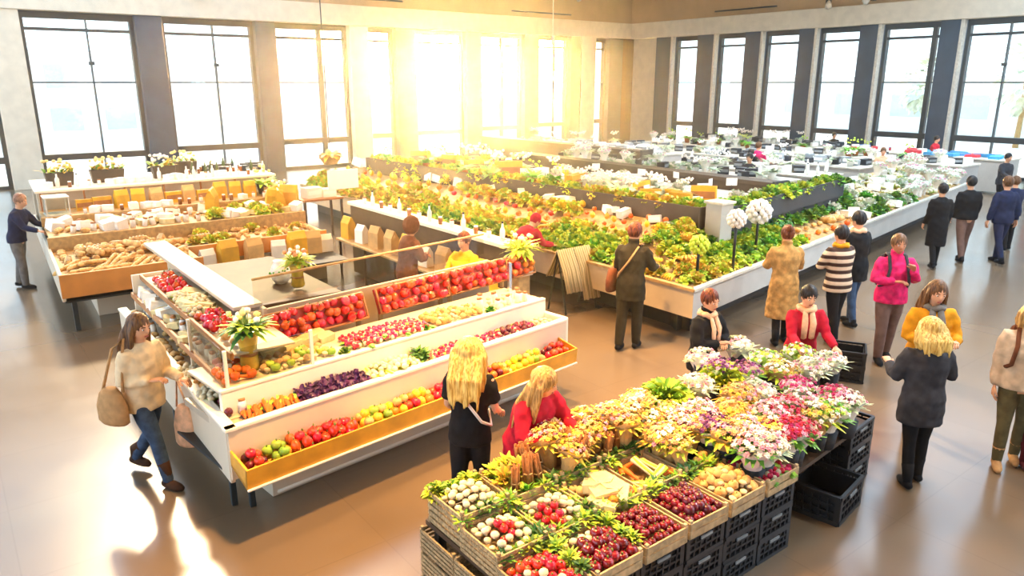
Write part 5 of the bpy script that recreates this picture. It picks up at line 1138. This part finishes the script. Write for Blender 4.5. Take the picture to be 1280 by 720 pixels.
    for (x0, x1, y0, y1, z, lb), ks in zip(far, kk):
        table(x0, x1, y0, y1, z, lb, 'frame_light', 'steel_dark', 'grey_base'); n = round((y1 - y0) / .66)
        spread(ks, (x0 + .1, y0 + .15, z), (0, y1 - y0 - .3, 0), (x1 - x0 - .2, 0, 0), n, 3, 'on the ' + lb.replace('white table', 'table', 1), .28, (1.15, 1.6), tilt=.06)
    # clothes tables at the right end
    for i, (x0, x1, y0, y1) in enumerate(((24.6, 26.4, 5.2, 7.6), (27.4, 29.4, 3.6, 8.6), (21.3, 23.3, 9.0 - .9, 9.4))):
        if i == 2: continue
        table(x0, x1, y0, y1, .85, ['clothes table on the aisle beyond the walkers', 'clothes table by the last right windows'][i], 'frame_light', 'steel_dark')
        spread(['folded_cloth', 'folded_cloth', 'red_cloth', 'white_package'], (x0 + .1, y0 + .1, .85), (0, y1 - y0 - .2, 0), (x1 - x0 - .2, 0, 0), 6, 4, 'on the ' + ['clothes table beyond the walkers', 'clothes table by the last windows'][i], .2, (1.2, 1.6), tilt=.05, layer=.12)
    # flower balls on black poles and a hanging plant
    def pole(x, y, z0, z1, lb, m, rr):
        t = empty('flower_pole', (x, y, z0)); tag(t, lb, 'flower pole'); h = z1 - z0
        b = MB(); b.tube([(0, 0, 0), (0, 0, h)], .022, 8); b.rings([((0, 0, 0), .08, .08), ((0, 0, .02), .08, .08)], 12); b.obj('pole', 'black_plastic', t)
        b = MB()
        for i in range(46):
            an = i * 2.4; zz = 1 - 2 * (i + .5) / 46; q = math.sqrt(1 - zz * zz); b.ball((q * rr * math.cos(an), q * rr * math.sin(an), h + zz * rr), rr * .3, rr * .3, rr * .3, 6, 4, 0, rbulge(7, .2, i))
        b.obj('flower_head', m, t)
    pole(9.42, 6.68, .78, 1.62, 'black pole with a round white flower head on the grey bed', 'petal_white', .12); pole(8.62, 6.72, .78, 1.32, 'black pole with a flat leafy head at the bed corner', 'leaf_lime', .12)
    pole(10.6, 7.1, .9, 1.55, 'black pole with white blossoms on the grey bed near the dark planter', 'petal_white', .17)
    # cloth draped over a small rack by the counter end
    c = P(705, 372, 0); t = empty('cloth_rack', (c.x - .35, c.y - .6, 0)); tag(t, 'pale striped cloths draped over a dark rack beside the potted plant', 'rack')
    b = MB(); b.tube([(-.35, 0, 1.0), (.35, 0, 1.0)], .02, 8)
    for x in (-.33, .33): b.tube([(x, -.22, .02), (x, 0, 1.0), (x, .22, .02)], .018, 8)
    b.obj('frame', 'steel_dark', t)
    for k_, (x0, x1, dr) in enumerate(((-.36, -.02, .62), (.0, .34, .78))):
        b = MB(); vs = []; n = 12
        for i in range(n + 1):
            x = x0 + (x1 - x0) * i / n
            for zz, yy in ((1.0 - dr, -.20 - .1 * dr), (.72, -.15), (1.025, 0), (.72, .15), (1.0 - dr * .7, .24)): vs.append((x + .03 * math.sin(i * 1.3) * (1.02 - zz), yy + .035 * math.sin(i * 1.7) * (1.03 - zz), zz))
        b.add(vs, [(i * 5 + j, i * 5 + j + 1, i * 5 + 6 + j, i * 5 + 5 + j) for i in range(n) for j in range(4)]); o = b.obj('cloth', 'cl_plaid', t); o.modifiers.new('thick', 'SOLIDIFY').thickness = .02

def flower_stall():
    r = empty('stall_table', (4.3, 3.4, 0)); tag(r, 'dark trestle table carrying the flower and fruit boxes', 'table')
    b = MB(); b.prism([(-1.95, -.60), (.5, -.60), (2.1, -.45), (2.2, .90), (.3, .70), (-1.95, .66)], .56, .598); b.obj('tabletop', 'wood_dark', r)
    for x, y in ((-1.9, .55), (.35, .6), (1.95, .8), (1.95, -.28)): b = MB(); b.box(x - .03, x + .03, y - .03, y + .03, 0, .56); b.obj('leg', 'steel_dark', r)
    names = ['fifth', 'fourth', 'third', 'second', 'first']
    # black crates: stacks under the front edge
    for c in range(1, 6):
        x = 2.52 + c * .44
        for k in range(3):
            pos = ['bottom', 'middle', 'top'][k]; nm = ['off the left', 'fifth from the right', 'fourth from the right', 'third from the right', 'second from the right', 'right end'][c]
            put('crate', (x, 2.97, k * .2), rnd.uniform(-.02, .02), 1, 'black crate, %s of the %s stack under the stall front' % (pos, nm), 'crates under the stall front')
    for c in range(2):
        for k in range(3): put('crate', (4.72, 3.40 + c * .42 - .005, k * .186), 0, (1, 1, .93), 'black crate, %s of the %s stack behind the right end of the stall front' % (['bottom', 'middle', 'top'][k], ['first', 'second'][c]), 'crates behind the right end stack')
    put('crate', (5.72, 2.93, 0), .16, (1.25, 1.15, 1.35), 'low black crate on the floor in front of the taller crate stack', None)
    for k in range(3): put('crate', (6.28, 3.16, k * .2), .10, (1.2, 1.1, 1), 'black crate, %s of the separate stack at the right end of the stall' % ['bottom', 'middle', 'top'][k], 'crates in the separate stack')
    cp = P(1056, 470, 0)
    for k in range(2): put('crate', (cp.x, cp.y, k * .2), .5, 1, 'black crate, %s of the pair on the floor behind the red jacket' % ['lower', 'upper'][k], 'pair of crates behind the red jacket')
    # boxes of goods on the table: 6 columns x 3 rows
    grid = {}
    fills = {(0, 0): (['berry', 'herb_bunch'], 'nearest left'), (0, 1): (['lime_herbs', 'cauliflower', 'berry'], ''), (0, 2): (['lettuce', 'cauliflower', 'herb_bunch'], '')}
    rows = [
        [(lambda s, t: 'berry' if s + t > .75 else 'button_mushroom', 5), (lambda s, t: 'cherry' if t < .65 else 'button_mushroom', 5), (['cherry'], 6), (['cherry', 'cherry', 'plum'], 6), (['potato', 'mushroom', 'peach'], 5), (['radish_bunch', 'peach', 'radish_bunch'], 4)],
        [(lambda s, t: 'berry' if abs(s - .45) + abs(t - .45) < .32 else 'button_mushroom', 5), (lambda s, t: 'berry' if s < .45 and t < .6 else 'button_mushroom', 5), (['cheese', 'orange', 'mushroom', 'peach'], 4), (['cheese', 'carrot', 'leek_bundle'], 3), (['yellow_bouquet', 'peach', 'orange_bouquet'], 3), (['herb_bunch', 'mushroom', 'peach'], 4)],
        [(lambda s, t: 'button_mushroom', 5), (['stick_bundle', 'stick_bundle', 'gold_herbs'], 3), (['stick_bundle', 'orange_bouquet', 'stick_bundle'], 3), (['yellow_bouquet', 'stick_bundle', 'orange_bouquet'], 3), (['orange_bouquet', 'yellow_bouquet', 'bread_loaf'], 3), (['bread_loaf', 'stick_bundle', 'gold_herbs'], 3)]]
    rn = ['front', 'middle', 'back']; cn = ['leftmost box', 'second box from the left', 'third box from the left', 'fourth box from the left', 'fifth box from the left', 'rightmost box']
    for j in range(3):
        for c in range(6):
            x = 2.52 + c * .44 + .02 * j; y = 2.95 + j * .435; z = .60 + .055 * j
            if j == 2 and c > 4: continue
            k = 'wicker_basket' if c == 0 else 'wooden_basket'
            if j: b = None
            wh = '%s, %s stall row' % (cn[c], rn[j])
            put(k, (x, y, .60), rnd.uniform(-.02, .02), (1, 1, 1.0 + .40 * j if c else .8 + .33 * j), KIND[k][1] + ', ' + wh.replace(' box', ''), None)
            if j:   # riser board that lifts the rear rows
                pass
            ks, n = rows[j][c]; small = n >= 5
            hz = z + (.075 if small else .055)
            spread(ks, (x - .18, y - .19, hz), (.36, 0, 0), (0, .38, 0), n, n, 'in the ' + wh, .15, ((1.3, 1.6) if callable(ks) else (.9, 1.1)) if small else (.85, 1.05), hill=.05 if small else .06, layer=.035 if small else 0)
    # tiers of wicker boxes down the left side
    for k in range(3):
        for i in range(3):
            y = 2.97 + i * .445; z = .0 + k * .2
            put('wicker_basket', (2.50, y - .02, .19 * k), 0, (1.0, 1.02, 1.02), 'brown woven basket, %s of the %s pile under the left stall end' % (['bottom', 'middle', 'top'][k], ['front', 'middle', 'back'][i]), 'woven baskets under the left end')
    # hedge of herbs between the boxes
    for j in range(2):
        y = 3.19 + j * .445
        spread(['herb_bunch', 'lime_herbs'], (2.35, y - .03, .70 + .055 * j), (2.4, 0, 0), (0, .06, 0), 22, 1, 'in the green strip behind the %s row of boxes' % rn[j], .2, (.7, .95))
    spread(['leafy_bundle'], (2.36, 3.96, .76), (.36, 0, 0), (0, .06, 0), 3, 1, 'at the back left corner of the stall', .1, (.75, .95))
    for c in (1, 2): spread(['herb_bunch', 'lime_herbs'], (2.30 + c * .44 - .03, 2.80, .70), (.06, 0, 0), (0, 1.0, 0), 1, 9, 'in the green strip right of the %s boxes' % ['', 'leftmost', 'second'][c], .2, (.7, .9))
    # bouquets at the right, each placed on the table or on a bucket
    spec = [(905, 462, 'leafy_bundle', 'bright green leafy bundle, at the back of the stall beside the purple flowers', 1.9), (832, 488, 'leafy_bundle', 'bright green heap of leaves at the back of the stall near its middle', 2.1)]
    Q = [(880, 440, 'white', 'at the back left of the flowers'), (925, 425, 'white', 'in front of the auburn person'), (960, 440, 'green', 'behind the purple flowers'), (1000, 432, 'green', 'in front of the red jacket'), (1040, 440, 'white', 'at the back right of the flowers'),
         (900, 452, 'purple', 'at the back of the flowers'), (935, 455, 'purple', 'second at the back of the flowers'), (975, 452, 'yellow', 'among the back flowers'), (1015, 447, 'white', 'near the back right flowers'),
         (870, 470, 'white', 'above the bright green bundle'), (945, 475, 'white', 'in the middle of the flowers'), (1000, 470, 'magenta', 'in the back middle of the flowers'), (1045, 478, 'magenta', 'at the right of the flowers'), (1078, 490, 'white', 'at the far right end of the flowers'),
         (1060, 505, 'green', 'at the right front end of the flowers'), (1025, 500, 'yellow', 'right of the front pink flowers'), (985, 493, 'magenta', 'in the middle right of the flowers'), (960, 500, 'pink', 'left of the middle magenta flowers'), (915, 498, 'orange', 'in the middle left of the flowers'), (875, 500, 'pink', 'in front of the bright green bundle'),
         (850, 515, 'pink', 'at the left of the flowers'), (905, 522, 'orange', 'left of the front magenta flowers'), (940, 520, 'pink', 'in front of the middle orange flowers'), (985, 520, 'magenta', 'in the front right of the flowers'), (1020, 525, 'magenta', 'at the front right edge of the flowers'), (890, 545, 'purple', 'at the front left of the flowers'),
         (925, 545, 'yellow', 'at the front middle of the flowers'), (960, 545, 'yellow', 'next to the front dark red flowers'), (990, 548, 'red', 'at the front edge of the flowers'), (945, 570, 'pink', 'at the very front of the flowers'), (1000, 485, 'pink', 'before the back magenta flowers'), (865, 540, 'orange', 'at the left front of the flowers'), (925, 480, 'orange', 'centre left of the flowers'), (975, 572, 'white', 'right of the foremost pink flowers')]
    for u, v, k, wh in Q:
        zt = 1.05; zt = .86 if v > 535 else 1.05; p = P(u, v, zt); p.x = max(p.x, 4.45); p.y = max(p.y, 2.92); back = max(0, min(1, (p.y - 2.75) / 1.4)); z = .60 + .20 * back
        n = k + '_bouquet'; s = 1.22
        # bucket that holds the bouquet
        bz = empty('flower_bucket', (p.x, p.y, .60)); tag(bz, 'dark flower bucket under the %s bouquet %s' % (k, wh), 'bucket')
        b = MB(); h = max(.06, .13 + .20 * back); b.rings([((0, 0, 0), .075, .075), ((0, 0, h), .095, .095)], 12); b.obj('bucket', 'box_dark', bz)
        put(n, (p.x, p.y, .60 + h * .35), rnd.uniform(0, 6), s, KIND[n][1] + ' ' + wh, None, (rnd.uniform(-.12, .12), rnd.uniform(-.12, .12)))
    for u, v, k, lb, s in spec: p = P(u, v, 1.0); put(k, (p.x, p.y, .80), 0, s, lb, None)
# ------------------------------------------------------------------ light and camera
def light_and_camera():
    cam = bpy.data.objects.new('camera', bpy.data.cameras.new('camera')); COL.objects.link(cam)
    cam.data.sensor_width = 36; cam.data.lens = 36 * FPX / 1280; cam.data.clip_end = 400; cam.location = (0, 0, CAMH)
    cam.rotation_euler = (PI / 2 - PITCH, 0, -YAW); scene.camera = cam
    w = bpy.data.worlds.new('sky'); scene.world = w; w.use_nodes = True; nt = w.node_tree; N = nt.nodes; L = nt.links
    bg = N['Background']; tc = N.new('ShaderNodeTexCoord'); sp = N.new('ShaderNodeSeparateXYZ'); L.new(tc.outputs['Generated'], sp.inputs[0])
    cr = N.new('ShaderNodeValToRGB'); e = cr.color_ramp.elements; e[0].position = .47; e[0].color = (.90, .96, 1, 1); e[1].position = .75; e[1].color = (.50, .74, 1, 1)
    mr = N.new('ShaderNodeMapRange'); mr.inputs[1].default_value = -1; L.new(sp.outputs[2], mr.inputs[0]); L.new(mr.outputs[0], cr.inputs[0]); 
    # warm glow of the low sun in the sky behind the left windows
    dr = N.new('ShaderNodeVectorMath'); dr.operation = 'DOT_PRODUCT'; g = V((.55, .835, math.tan(math.radians(GLOWEL)))).normalized(); dr.inputs[1].default_value = g; L.new(tc.outputs['Generated'], dr.inputs[0])
    mx = N.new('ShaderNodeMath'); mx.operation = 'MAXIMUM'; mx.inputs[1].default_value = 0; L.new(dr.outputs['Value'], mx.inputs[0])
    pw = N.new('ShaderNodeMath'); pw.operation = 'POWER'; pw.inputs[1].default_value = GLOWP; L.new(mx.outputs[0], pw.inputs[0])
    ml = N.new('ShaderNodeMath'); ml.operation = 'MULTIPLY'; ml.inputs[1].default_value = GLOW; L.new(pw.outputs[0], ml.inputs[0])
    b2 = N.new('ShaderNodeBackground'); b2.inputs[0].default_value = (1, .53, .18, 1); L.new(ml.outputs[0], b2.inputs[1])
    ad = N.new('ShaderNodeAddShader'); L.new(cr.outputs[0], bg.inputs[0]); L.new(bg.outputs[0], ad.inputs[0]); L.new(b2.outputs[0], ad.inputs[1]); L.new(ad.outputs[0], N['World Output'].inputs[0])
    bg.inputs[1].default_value = SKY
    # thin sunlit haze filling the hall
    if HAZE:
        hz = bpy.data.materials.new('haze'); hz.use_nodes = True; n2 = hz.node_tree; n2.nodes.remove(n2.nodes['Principled BSDF'])
        vs = n2.nodes.new('ShaderNodeVolumeScatter'); vs.inputs['Density'].default_value = HAZE; vs.inputs['Anisotropy'].default_value = HAZEG; vs.inputs['Color'].default_value = (1, .97, .92, 1)
        n2.links.new(vs.outputs[0], n2.nodes['Material Output'].inputs['Volume']); MATS['haze'] = hz
        b = MB(); b.box(-9.3, 33.4, -7.2, 31.8, -.21, 9.9); o = b.obj('haze', 'haze'); o['kind'] = 'stuff'; o['label'] = 'thin sunlit haze filling the whole hall'; o['category'] = 'haze'
    s = bpy.data.lights.new('sun', 'SUN'); s.energy = SUN; s.color = (1, .76, .46); s.angle = math.radians(7.0)
    o = bpy.data.objects.new('sun', s); COL.objects.link(o)
    d = V((.22, .97, 0)).normalized() * math.cos(math.radians(SUNEL)) + V((0, 0, math.sin(math.radians(SUNEL))))
    o.rotation_euler = d.to_track_quat('Z', 'Y').to_euler()
    def lampspot(x, y, z, e, size=.9, col=(1, .56, .19), ang=120):  # unseen overhead source, no fitting modelled
        l = bpy.data.lights.new('unseen_spot', 'SPOT'); l.energy = e; l.color = col; l.spot_size = math.radians(ang); l.spot_blend = .6; l.shadow_soft_size = size * .3
        q = bpy.data.objects.new('unseen_spot', l); COL.objects.link(q); q.location = (x, y, z)
    for x, y, e, *k in LAMPS: lampspot(x, y, 6.2, e, ang=k[0] if k else 120)
    for x, y, e in COOL_FILL: lampspot(x, y, 6.2, e, .9, (.86, .94, 1))
    scene.view_settings.view_transform = 'Standard'; scene.view_settings.look = 'None'; scene.view_settings.gamma = 1; scene.view_settings.use_curve_mapping = False
    scene.view_settings.exposure = EXPO
    c = scene.cycles; c.max_bounces = 7; c.diffuse_bounces = 3; c.glossy_bounces = 3; c.transmission_bounces = 4; c.transparent_max_bounces = 12; c.caustics_reflective = False; c.caustics_refractive = False; c.sample_clamp_indirect = 8
    c.use_denoising = True
SKY, SUN, SUNEL, EXPO = 2.7, 4.2, 34, 0.36
GLOW, GLOWP, GLOWEL, HAZE, HAZEG = 1000, 260, 3.5, .0028, .9
LAMPS = [(2.6, 6.8, 340), (4.6, 7.2, 420), (2.6, 14.2, 520), (4.8, 14.4, 520), (8.9, 9.0, 850), (9.2, 13.0, 700), (9.4, 17.0, 350), (11.0, 7.6, 420), (2.9, 4.5, 2900, 60), (5.6, 6.6, 3200, 60), (5.0, 3.2, 450, 80)]  # unseen display spots, with the strongest ones added to warm the floor
COOL_FILL = [(19.5, 13, 1200), (24.5, 12, 1200), (22, 19, 1100), (28, 9, 1000), (14.5, 6.0, 1000), (10.5, 3.0, 1000), (7.8, 1.2, 700)]  # unseen cool fill, added to brighten the far rows and right floor
build_room(); build_people(); build_kinds(); island(); left_stand(); vegetable_ring(); flower_stall(); light_and_camera()
for k in list(KIND):
    for c in list(KIND[k][0].children): bpy.data.objects.remove(c)
    bpy.data.objects.remove(KIND[k][0])
